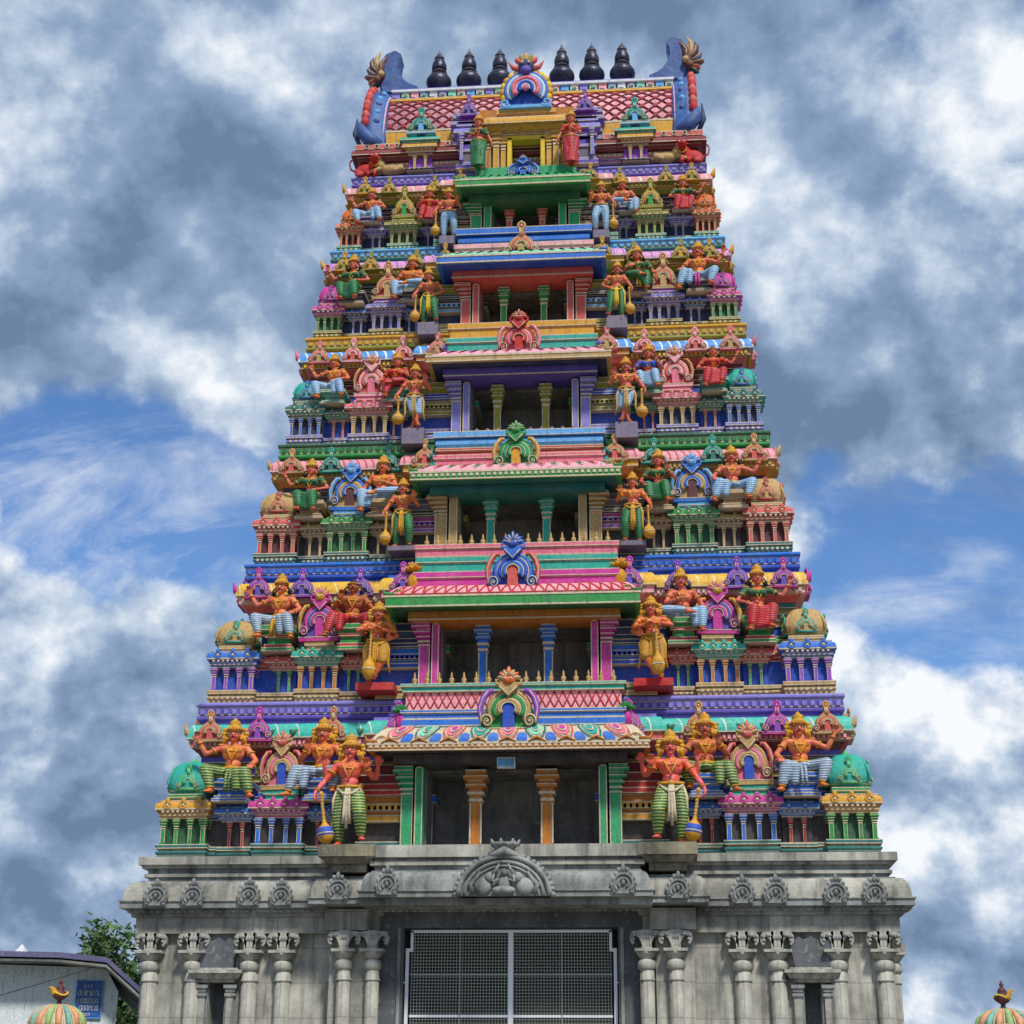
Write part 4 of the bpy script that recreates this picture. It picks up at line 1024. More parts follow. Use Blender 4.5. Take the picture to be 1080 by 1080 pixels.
# relief arch in the centre of the eave
b = MB(); cz = 5.12; R0 = .82
b.slab([(R0*math.cos(R(a)), cz+.0+R0*.84*math.sin(R(a))) for a in range(0, 181, 9)], -1.36, -1.0, 'carved')
for k, t_ in ((1.0, .05), (.86, .035), (.76, .02)): b.tube([(R0*k*math.cos(R(a)), -1.38, cz+R0*.84*k*math.sin(R(a))) for a in range(0, 181, 9)], t_, 'carved', 6)
for i in range(25):
    a = R(2+176*i/24); b.ball(R0*1.06*math.cos(a), -1.32, cz+R0*.90*math.sin(a), .055, .07, .055, 'carved', 7, 5)
# relief figures: seated goddess between two elephants
b.ball(0, -1.40, cz+.20, .11, .07, .15, 'carved'); b.ball(0, -1.43, cz+.40, .06, .06, .07, 'carved'); b.ball(0, -1.42, cz+.09, .22, .09, .08, 'carved')
for sg in (-1, 1):
    b.tube([(sg*.09, -1.42, cz+.28), (sg*.2, -1.45, cz+.24), (sg*.18, -1.45, cz+.38)], .03, 'carved', 6)
    b.ball(sg*.38, -1.39, cz+.16, .17, .08, .15, 'carved'); b.ball(sg*.25, -1.41, cz+.32, .09, .08, .09, 'carved')
    b.tube([(sg*.2, -1.44, cz+.36), (sg*.12, -1.46, cz+.46), (sg*.08, -1.46, cz+.55)], [.04, .03, .02], 'carved', 6)
    b.tube([(sg*.55, -1.39, cz+.05), (sg*.60, -1.40, cz+.2), (sg*.5, -1.40, cz+.3), (sg*.42, -1.40, cz+.42)], [.05, .05, .04, .02], 'carved', 6)
b.tube([(-.3, -1.36, cz+R0*.82), (0, -1.40, cz+R0*.96), (.3, -1.36, cz+R0*.82)], [.04, .10, .04], 'carved', 8)
b.lathe(0, -1.25, cz+R0*.90, [(.20, 0), (.24, .04), (.14, .08), (.22, .14), (.26, .20)], 'carved', 12)
for i in range(7):
    a = i*2*math.pi/7; b.tube([(.22*math.cos(a), -1.25+.16*math.sin(a), cz+R0*.90+.17), (.27*math.cos(a), -1.25+.2*math.sin(a), cz+R0*.90+.27)], [.06, .012], 'carved', 5)
b.build('relief_arch', base)
# leaf ornaments on the eave
lf = MB()
lf.slab([(-.24, 0), (.24, 0), (.27, .12), (.21, .25), (.13, .36), (.05, .43), (0, .56), (-.05, .43), (-.13, .36), (-.21, .25), (-.27, .12)], -.05, .12, 'carved')
for k in (.95, .50): lf.tube([(.22*k*math.cos(R(a)), -.06-.01/k, .19+.18*k*math.sin(R(a))) for a in range(-50, 231, 20)], .028, 'carved', 5)
for sg in (-1, 1): lf.tube([(sg*(.19+.07*math.cos(R(a))*(1-a/600)), -.06, .07+.07*math.sin(R(a))*(1-a/600)) for a in range(0, 420, 40)], .022, 'carved', 5)
[lf.ball(sg*x_, -.05, z_, .05, .04, .05, 'carved', 7, 5) for sg in (-1, 1) for x_, z_ in ((.25, .16), (.22, .27), (.16, .36), (.09, .44))]
lf.ball(0, -.05, .47, .05, .04, .08, 'carved'); lf.ball(0, -.07, .2, .05, .05, .06, 'carved')
lme = lf.mesh('leaf_ornament')
for sg in (-1, 1):
    for x, y_, z_ in ((6.62, -.42, 5.08), (5.92, -.42, 5.08), (4.86, -.42, 5.08), (4.25, -.42, 5.08), (3.08, -.90, 5.12), (2.12, -1.26, 5.16)):
        place(lme, 'leaf_ornament', base, (sg*x, y_, z_), 0, (.80, .7, .90))
    for yy in (1.0, 3.4, 6.6, 9.0): place(lme, 'leaf_ornament', base, (sg*(WB+.42), yy, 5.08), sg*math.pi/2)
# pilasters with bulb capitals and curled brackets
def stone_pil(wd=.30, round_=True, br=True):
    q = MB(); h0 = 3.92
    if round_: q.lathe(0, 0, .8, [(wd*.5, 0), (wd*.5, h0-.8)], 'stone', 12, smooth=True)
    else: q.box(-wd/2, wd/2, -.1, .1, .8, h0, 'stone')
    q.box(-wd*.62, wd*.62, -.17, .1, 0, .8, 'stone')
    q.lathe(0, 0, h0-.20, [(wd*.5, 0), (wd*.58, .03), (wd*.5, .06)], 'stone', 12)
    q.lathe(0, 0, h0, [(wd*.50, 0), (wd*.62, .03), (wd*.66, .10), (wd*.62, .16), (wd*.46, .19)], 'stone', 12)
    q.lathe(0, 0, h0+.19, [(wd*.46, 0), (wd*.66, .08), (wd*.80, .13)], 'stone', 12)
    q.box(-wd*.84, wd*.84, -wd*.80, .1, h0+.32, h0+.37, 'stone')
    q.box(-wd*.36, wd*.36, -wd*.5, .1, h0+.37, 4.62, 'stone')
    if br:
        for sg in (-1, 1):
            pts = [(.06, h0+.38), (.10, h0+.46), (.17, h0+.56), (.25, h0+.60), (.31, h0+.57), (.32, h0+.50), (.28, h0+.47), (.33, h0+.44), (.39, h0+.50), (.40, h0+.60), (.34, h0+.67), (.06, h0+.69)]
            pts = [(sg*(.06+(x-.06)*.72), z_) for x, z_ in pts]
            q.slab(pts if sg > 0 else pts[::-1], -.15, .05, 'stone')
            q.ball(sg*.235, -.15, h0+.53, .03, .03, .03, 'carved', 7, 5); q.ball(sg*.15, -.15, h0+.62, .06, .03, .035, 'carved', 7, 5); q.ball(sg*.265, -.14, h0+.60, .04, .04, .04, 'carved', 7, 5)
        for k_ in range(3): q.ball((k_-1)*.05, -wd*.5, 4.50, .035, .03, .05, 'carved', 7, 5)
    return q
pA = stone_pil(.30).mesh('stone_pilaster'); pB = stone_pil(.26).mesh('stone_pilaster')
for sg in (-1, 1):
    for x, y_ in ((6.74, -.04), (5.92, -.04), (4.85, -.04), (4.22, -.04), (3.02, -.36), (2.50, -.32)):
        place(pA if x > 3.5 else pB, 'stone_pilaster', base, (sg*x, y_, 0))
    for yy in (.6, 2.6, 5.0, 7.4, 9.4): place(pA, 'stone_pilaster', base, (sg*(WB+.04), yy, 0), sg*math.pi/2)
    # blind niche between two thin posts
    q = MB(); X = 5.45
    for s2 in (-1, 1):
        q.box(s2*.27-.07, s2*.27+.07, -.10, .1, .9, 3.55, 'stone'); q.box(s2*.27-.10, s2*.27+.10, -.13, .1, 3.48, 3.53, 'carved'); q.box(s2*.27-.12, s2*.27+.12, -.15, .1, 3.62, 3.68, 'carved'); q.box(s2*.27-.09, s2*.27+.09, -.12, .1, 3.56, 3.62, 'carved')
        q.box(s2*.175-.02, s2*.175+.02, -.04, .2, .9, 3.78, 'carved')
    q.courses(rect(-.34, .34, -.12, .1), 3.72, [('f', .06, .0, 'stone', None), ('t', .10, .12, 'stone', None), ('f', .06, .16, 'stone', None), ('f', .04, .06, 'stone', None)], None)
    q.slab([(-.30, 3.98), (.30, 3.98), (.36, 4.30), (.40, 4.50), (.30, 4.46), (.22, 4.52), (.12, 4.46), (0, 4.53), (-.12, 4.46), (-.22, 4.52), (-.30, 4.46), (-.40, 4.50), (-.36, 4.30)], -.16, .1, 'darkstone')
    q.build('niche', base, (sg*X, 0, 0))
    # side corbels under the eave
    q = MB(); q.box(0, .55, -.25, .25, 4.45, 4.62, 'stone', ); q.slab([(0, 4.0), (.12, 4.05), (.5, 4.45), (0, 4.45)], -.12, .12, 'stone')
    for yy in (2.6, 5.0, 7.4): place(q.mesh('corbel'), 'corbel', base, (sg*WB, yy, 0), 0 if sg > 0 else math.pi)
# doorway of dark granite
q = MB()
for sg in (-1, 1):
    x0, x1 = sorted((sg*1.98, sg*2.46)); q.box(x0, x1, -.10, 1.0, 0, 4.9, 'darkstone')
    x0, x1 = sorted((sg*2.02, sg*2.08)); q.box(x0, x1, -.13, -.10, 0, 4.7, 'carved')
q.box(-2.46, 2.46, -.12, 1.0, 4.70, 5.0, 'darkstone'); q.box(-2.0, 2.0, 0, 1.0, 4.68, 4.705, 'dark'); q.box(-2.3, 2.3, -.2, .1, 4.98, 5.03, 'carved')
q.build('door_frame', base)
# passage behind
q = MB()
q.box(-2.0, -1.98, .9, 4.5, 0, 4.8, 'darkstone'); q.box(1.98, 2.0, .9, 4.5, 0, 4.8, 'darkstone'); q.box(-2.0, 2.0, .9, 4.5, 4.71, 4.8, 'darkstone')
q.build('passage', base)
gate = node('gate', tower)
q = MB(); G = 'gateframe'
yg = .07
for sg in (-1, 1):
    q.box(sg*1.84-.025, sg*1.84+.025, yg-.025, yg+.025, 4.30, 4.66, G); q.box(sg*1.92-.03, sg*1.92+.03, yg-.03, yg+.03, .05, 4.34, G); q.box(min(sg*1.82, sg*1.95), max(sg*1.82, sg*1.95), yg-.024, yg+.024, 4.28, 4.335, G)
    q.box(sg*.94-.012, sg*.94+.012, yg-.02, yg+.02, .1, 4.62, 'wire')
    q.box(sg*1.99-.05, sg*1.99+.05, yg-.015, yg+.015, 3.72, 3.75, G)
    x0, x1 = sorted((sg*.05, sg*1.86))
    for zz in (.2, 1.3, 2.2, 3.12): q.box(x0, x1, yg-.018, yg+.018, zz, zz+.045, G)
    q.box(x0, x1, yg-.014, yg+.014, 3.86, 3.885, 'wire')
q.box(-1.86, 1.86, yg-.025, yg+.025, 4.62, 4.67, G); q.box(-.045, .045, yg-.03, yg+.03, .05, 4.62, G)
q.build('frame', gate)
q = MB(); t_ = .0052
for i in range(67):
    x = -1.84+3.68*i/66; q.box(x-t_, x+t_, yg-t_, yg+t_, .1, 4.63 if abs(x) < 1.84 else 4.3, 'wire')
for i in range(78):
    z_ = .15+i*.0575
    if z_ < 4.62: q.box(-1.84, 1.84, yg-t_*.4, yg+t_*.6, z_-t_, z_+t_, 'wire')
q.build('wire_mesh', gate)

# ------------------------------------------------------------------ finials on the ridge
kp = MB()
kp.lathe(0, 0, 0, [(.17, 0), (.19, .04), (.12, .08), (.10, .11), (.20, .15), (.29, .25), (.325, .38), (.31, .48), (.25, .59), (.14, .67), (.09, .70)], 'kal', 24)
kp.lathe(0, 0, .70, [(.17, 0), (.20, .02), (.17, .05)], 'slate', 20)
kp.lathe(0, 0, .75, [(.10, 0), (.175, .03), (.19, .10), (.185, .22), (.155, .32), (.12, .40), (.09, .44)], 'kal', 20)
kp.lathe(0, 0, 1.18, [(.12, 0), (.13, .03), (.10, .08), (.05, .16), (.008, .32)], ['slate', 'kal', 'kal', 'slate'], 14)
mat('kal', '#1d2138'); MATS['kal'].node_tree.nodes['Principled BSDF'].inputs['Roughness'].default_value = .35; MATS['kal'].node_tree.nodes['Principled BSDF'].inputs['Metallic'].default_value = .4
for q_ in range(len(kp.v)): kp.v[q_] = (kp.v[q_][0]*1.04, kp.v[q_][1]*1.04, kp.v[q_][2]*.93)
kme = kp.mesh('roof_finial')
for x, lab in ((-2.48, 'dark pot finial on the roof ridge, nearest the left gable end'), (-1.69, 'dark pot finial second from the left gable end'), (-.88, 'dark pot finial just left of the central crest'),
               (.74, 'dark pot finial just right of the central crest'), (1.52, 'dark pot finial second from the right gable end'), (2.31, 'dark pot finial on the roof ridge, nearest the right gable end')):
    o = place(kme, 'roof_finial', None, (x, YC, 26.36), x); tag(o, lab, 'finial', 'pot finials along the roof ridge')
# ------------------------------------------------------------------ painted statues
V = Vector
def remeshed(b, name, vox, smooth=4):
    me0 = bpy.data.meshes.new('tmp'); me0.from_pydata(b.v, [], b.f); me0.update()
    o = bpy.data.objects.new('tmp', me0); COL.objects.link(o)
    m = o.modifiers.new('r', 'REMESH'); m.mode = 'VOXEL'; m.voxel_size = vox; m.use_smooth_shade = True
    if smooth:
        s = o.modifiers.new('s', 'SMOOTH'); s.factor = .5; s.iterations = smooth
    dg = bpy.context.evaluated_depsgraph_get()
    me = bpy.data.meshes.new_from_object(o.evaluated_get(dg)); me.name = name
    bpy.data.objects.remove(o); bpy.data.meshes.remove(me0)
    me.materials.clear(); me.materials.append(P('skin'))
    me.polygons.foreach_set('use_smooth', [True]*len(me.polygons))
    return me
def cap(b, p0, p1, r0, r1, n=12):
    p0, p1 = V(p0), V(p1); k = 5
    b.tube([p0+(p1-p0)*i/k for i in range(k+1)], [r0+(r1-r0)*i/k for i in range(k+1)], 'skin', n)
    b.ball(*p0, r0, r0, r0, 'skin', n, 8); b.ball(*p1, r1, r1, r1, 'skin', n, 8)
def limb(b, p0, p1, r0, rm, r1, at=.35):
    p0, p1 = V(p0), V(p1); m = p0.lerp(p1, at); cap(b, p0, m, r0, rm); cap(b, m, p1, rm, r1)
def hand(b, wr, dirn, palm_n, s=1.0, curl=0.35, thumb=1):
    """palm and five separate bent fingers; dirn along the hand, palm_n the way the palm faces"""
    d = V(dirn).normalized(); nn = V(palm_n); nn = (nn-d*nn.dot(d)).normalized(); t = d.cross(nn).normalized()*thumb
    wr = V(wr); c0 = wr+d*.045*s
    for q in (-1, -.33, .33, 1): cap(b, wr+d*.01*s+t*q*.018*s, wr+d*.088*s+t*q*.034*s, .019*s, .017*s, 8)
    for i, (q, l) in enumerate(((1.05, .066), (.36, .078), (-.34, .072), (-1.02, .056))):
        p = wr+d*.090*s+t*q*.036*s; dd = d.copy()
        for j, f in enumerate((.44, .32, .24)):
            ang = curl*(1+.55*j); dd = (dd*math.cos(ang)+nn*math.sin(ang)).normalized()
            p2 = p+dd*l*f*s*1.1; cap(b, p, p2, (.0125-.001*j)*s, (.0118-.001*j)*s, 8); p = p2
    p = wr+d*.03*s+t*.03*s; q = (d*.6+t*.75+nn*.25).normalized(); p1 = p+q*.045*s; cap(b, p, p1, .017*s, .014*s, 8)
    q2 = (d*.9+t*.25+nn*.4).normalized(); cap(b, p1, p1+q2*.038*s, .013*s, .0105*s, 8)
def foot(b, an, dirn, s=1.0):
    d = V(dirn); d.z = 0; d.normalize(); t = V((-d.y, d.x, 0)); an = V(an)
    cap(b, an+V((0, 0, -.03))-d*.03, an+V((0, 0, -.055))+d*.11, .040*s, .028*s)
    cap(b, an, an+V((0, 0, -.04))+d*.04, .038*s, .034*s)
    for q, l in ((-.9, .155), (-.42, .16), (0, .155), (.42, .148), (.85, .138)):
        cap(b, an+V((0, 0, -.058))+d*.09+t*q*.034*s, an+V((0, 0, -.066))+d*l+t*q*.038*s, .0155*s, .0125*s, 8)
def ringp(b, c, ax, r, t, m, n=14):
    ax = V(ax).normalized(); u = ax.orthogonal().normalized(); w = ax.cross(u); c = V(c)
    b.tube([c+(u*math.cos(2*math.pi*i/n)+w*math.sin(2*math.pi*i/n))*r for i in range(n)], t, m, 6, closed=True)

def pose(kind, var=0):
    J = dict(head=(0, -.02, 1.66), neck=(0, .0, 1.50), chest=(0, .0, 1.32), waist=(0, .01, 1.12), pelvis=(0, .01, .97),
             shL=(-.195, .01, 1.43), shR=(.195, .01, 1.43), hipL=(-.095, .0, .93), hipR=(.095, .0, .93))
    if kind in ('stand', 'stand4'):
        J.update(elL=(-.34, .0, 1.16), wrL=(-.40, -.14, .96), elR=(.33, .02, 1.20), wrR=(.27, -.20, 1.33), knL=(-.12, -.04, .50), anL=(-.13, .02, .085), knR=(.17, -.14, .52), anR=(.16, -.02, .10), hdL=(0, -.25, -1), hnL=(1, 0, .2), hdR=(.0, -.15, 1), hnR=(0, -1, 0), ftL=(-.25, -1, 0), ftR=(.4, -1, 0), cR=.12)
        if kind == 'stand4':
            J.update(elL=(-.36, -.02, 1.15), wrL=(-.46, -.16, .93), knR=(.19, -.20, .56), anR=(.20, -.08, .17), knL=(-.14, -.05, .50))
            J['extra'] = [((-.18, .06, 1.40), (-.36, .07, 1.22), (-.38, -.03, 1.45)), ((.18, .06, 1.40), (.37, .07, 1.21), (.41, -.04, 1.42))]
    if kind == 'stand' and var: J.update(elR=(.36, .04, 1.18), wrR=(.20, -.10, 1.02), hdR=(-1, -.2, -.2), hnR=(0, 1, 0), head=(-.03, -.03, 1.66), knR=(.15, -.16, .52), anR=(.20, -.10, .12))
    if kind == 'cross':
        J.update(elL=(-.34, .0, 1.17), wrL=(-.42, -.12, .95), elR=(.34, -.02, 1.20), wrR=(.26, -.18, 1.38), knL=(-.02, -.12, .52), anL=(.10, -.06, .12), knR=(.10, -.03, .50), anR=(-.06, .03, .085), hdL=(0, -.2, -1), hnL=(1, 0, 0), hdR=(-.1, -.2, 1), hnR=(-.3, -1, 0), ftL=(.3, -1, 0), ftR=(-.5, -1, 0), cR=.12)
    if kind == 'lean':
        J.update(head=(.02, -.06, 1.64), elL=(-.32, -.12, 1.24), wrL=(-.06, -.27, 1.27), elR=(.32, -.10, 1.22), wrR=(.02, -.29, 1.22), knL=(-.14, -.06, .50), anL=(-.12, .02, .085), knR=(.13, -.17, .54), anR=(-.02, -.14, .14), hdL=(1, -.3, .0), hnL=(0, 0, -1), hdR=(-1, -.3, .0), hnR=(0, 0, -1), ftL=(-.1, -1, 0), ftR=(-.3, -1, -.3),
                 extra=[((.17, .05, 1.38), (.33, .06, 1.16), (.20, -.06, 1.02))], cR=.4)
    if kind == 'lady':
        J.update(shL=(-.165, .01, 1.42), shR=(.165, .01, 1.42), elL=(-.24, .0, 1.17), wrL=(-.08, -.19, 1.20), elR=(.27, .02, 1.16), wrR=(.34, -.04, .92), knL=(-.09, -.03, .50), anL=(-.10, .02, .085), knR=(.09, -.06, .50), anR=(.10, .0, .085), hdL=(.7, -.3, .4), hnL=(0, -1, 0), hdR=(.1, -.1, -1), hnR=(-1, 0, 0), ftL=(-.2, -1, 0), ftR=(.2, -1, 0), cR=.3)
    if kind[:4] == 'seat':      # hips at the height of the ledge (z 0)
        for k in ('head', 'neck', 'chest', 'waist', 'pelvis', 'shL', 'shR', 'hipL', 'hipR'): J[k] = (J[k][0], J[k][1], J[k][2]-.88)
        if kind == 'seatA':
            J.update(elL=(-.42, -.03, .42), wrL=(-.53, -.08, .66), hdL=(-.15, -.1, 1), hnL=(0, -1, 0), elR=(.36, -.04, .30), wrR=(.33, -.28, .16), hdR=(.1, -1, -.2), hnR=(0, 0, -1),
                     knL=(-.36, -.26, .10), anL=(-.26, -.30, -.28), knR=(.26, -.42, .02), anR=(.36, -.46, -.40), ftL=(-.3, -1, 0), ftR=(.6, -1, 0), cR=.4)
        if kind == 'seatC':
            J.update(elL=(-.34, .02, .30), wrL=(-.34, -.22, .14), hdL=(.0, -1, -.2), hnL=(0, 0, -1), elR=(.30, -.10, .28), wrR=(.05, -.24, .34), hdR=(-1, -.2, .4), hnR=(0, 1, 0),
                     knL=(-.31, -.32, .05), anL=(-.30, -.36, -.38), knR=(.36, -.30, .06), anR=(-.05, -.42, .02), ftL=(-.3, -1, 0), ftR=(-1, -.3, 0), cR=.4)
            J['head'] = (.03, -.04, .77)
        if kind == 'seatB':
            J.update(elL=(-.33, -.06, .30), wrL=(-.20, -.24, .46), hdL=(.15, -.1, 1), hnL=(.2, -1, 0), elR=(.36, -.02, .30), wrR=(.34, -.24, .12), hdR=(.0, -1, -.3), hnR=(0, 0, -1),
                     knL=(-.30, -.40, .04), anL=(-.40, -.46, -.38), knR=(.33, -.28, .08), anR=(.24, -.32, -.30), ftL=(-.6, -1, 0), ftR=(.3, -1, 0), cR=.4)
    return {k: ([tuple(map(V, e)) for e in v] if k == 'extra' else (v if k == 'cR' else V(v))) for k, v in J.items()}

def body_mesh(J, fem, name='body'):
    b = MB()
    pv, wa, ch, nk, hd = J['pelvis'], J['waist'], J['chest'], J['neck'], J['head']
    b.ball(pv.x, pv.y, pv.z, .155 if not fem else .165, .115, .12, 'skin', 16, 10)
    b.ball(wa.x, wa.y, wa.z, .125 if not fem else .105, .095, .13, 'skin', 16, 10)
    b.ball(ch.x, ch.y, ch.z, .175 if not fem else .145, .115, .16, 'skin', 16, 10)
    cap(b, J['shL'].lerp(ch, .12)+V((0, 0, .0)), J['shR'].lerp(ch, .12), .068 if not fem else .055, .068 if not fem else .055)
    for sg in (-1, 1):
        if fem: b.ball(ch.x+sg*.07, ch.y-.10, ch.z+.01, .062, .062, .062, 'skin', 12, 8)
        else: b.ball(ch.x+sg*.07, ch.y-.072, ch.z+.045, .075, .048, .06, 'skin', 12, 8)
    if not fem: b.ball(wa.x, wa.y-.04, wa.z-.02, .09, .075, .10, 'skin', 12, 8)
    cap(b, nk-V((0, 0, .06)), hd-V((0, -.01, .06)), .056 if not fem else .047, .052 if not fem else .044)
    # head with nose, brow, lips, chin, ears
    b.ball(hd.x, hd.y+.005, hd.z+.02, .088, .100, .105, 'skin', 16, 12); b.ball(hd.x, hd.y-.02, hd.z-.05, .068, .075, .075, 'skin', 14, 10)
    b.tube([(hd.x, hd.y-.095, hd.z+.03), (hd.x, hd.y-.120, hd.z-.015), (hd.x, hd.y-.098, hd.z-.03)], [.012, .021, .014], 'skin', 8)
    b.ball(hd.x, hd.y-.085, hd.z-.065, .030, .018, .013, 'skin', 10, 6); b.ball(hd.x, hd.y-.078, hd.z-.105, .026, .022, .02, 'skin', 10, 6)
    for sg in (-1, 1):
        b.ball(hd.x+sg*.034, hd.y-.088, hd.z+.034, .030, .014, .010, 'skin', 8, 6); b.ball(hd.x+sg*.092, hd.y+.0, hd.z-.01, .016, .028, .045, 'skin', 8, 6)
        b.ball(hd.x+sg*.045, hd.y-.07, hd.z-.03, .025, .02, .025, 'skin', 8, 6)
    k = .9 if not fem else .74
    for s_ in 'LR':
        sh, el, wr = J['sh'+s_], J['el'+s_], J['wr'+s_]
        b.ball(sh.x, sh.y, sh.z, .070*k, .070*k, .070*k, 'skin', 12, 8)
        limb(b, sh, el, .060*k, .062*k, .045*k); limb(b, el, wr, .046*k, .050*k, .030*k)
        hand(b, wr+(wr-el).normalized()*.01, J['hd'+s_], J['hn'+s_], 1.12 if not fem else 1.0, .35, 1 if s_ == 'R' else -1)
        hp, kn, an = J['hip'+s_], J['kn'+s_], J['an'+s_]
        limb(b, hp, kn, .090, .092, .062, .3); limb(b, kn, an, .062, .066, .038)
        foot(b, an, J['ft'+s_])
    for sh, el, wr in J.get('extra', []):
        limb(b, sh, el, .050, .052, .042); limb(b, el, wr, .042, .044, .028); hand(b, wr, (0, -.1, 1), (0, -1, 0), 1.05, .5, 1 if wr.x > 0 else -1)
    return remeshed(b, name, .0115, 3)

def dhoti_mesh(J, length=.85, extra=.02, skirt=False, seat=False, name='dhoti'):
    b = MB(); pv = J['pelvis']
    b.ball(pv.x, pv.y, pv.z-.01, .172+extra*.5, .135+extra*.5, .10, 'skin', 18, 10)
    for s_ in 'LR':
        hp, kn, an = J['hip'+s_], J['kn'+s_], J['an'+s_]
        limb(b, hp, kn, .10+extra, .105+extra, .075+extra, .3)
        e = kn.lerp(an, length)
        if length > .1: limb(b, kn, e, .075+extra, .078+extra, .052+extra*(1.6 if skirt else 1))
    if skirt and not seat:
        b.lathe(0, -.01, J['anL'].z+.03, [(.165, 0), (.17, .03), (.14, .42), (.165, .70), (.17, .86)], 'skin', 20)
        for i in range(14):
            a = i*2*math.pi/14; cap(b, (.16*math.cos(a), -.01+.14*math.sin(a), J['anL'].z+.05), (.13*math.cos(a), -.01+.11*math.sin(a), .85), .032, .012, 8)
    if seat:
        k1, k2 = J['knL'], J['knR']; lap = (k1+k2)/2+V((0, .05, 0))
        cap(b, pv+V((0, -.06, -.02)), lap.lerp(pv, .35), .10, .06)
        low = min(J['anL'].z, J['anR'].z)
        src, dst = (J['knR'], J['anR']) if J['anR'].z < J['anL'].z else (J['knL'], J['anL'])
        m_ = src.lerp(V((0, src.y, src.z)), .45)
        if skirt:
            cap(b, k1+V((0, .05, -.02)), k2+V((0, .05, -.02)), .07, .07)
            for q in range(11):
                t = q/10; p = k1.lerp(k2, t)+V((0, .03, -.02)); e = J['anL'].lerp(J['anR'], t)+V((0, .03, .03)); cap(b, p, V((e.x, e.y, max(e.z, low+.03))), .060, .060, 8)
        else: cap(b, m_+V((0, 0, -.02)), V((m_.x*1.1, dst.y+.04, low+.12)), .08, .065)
    return remeshed(b, name, .015, 2)

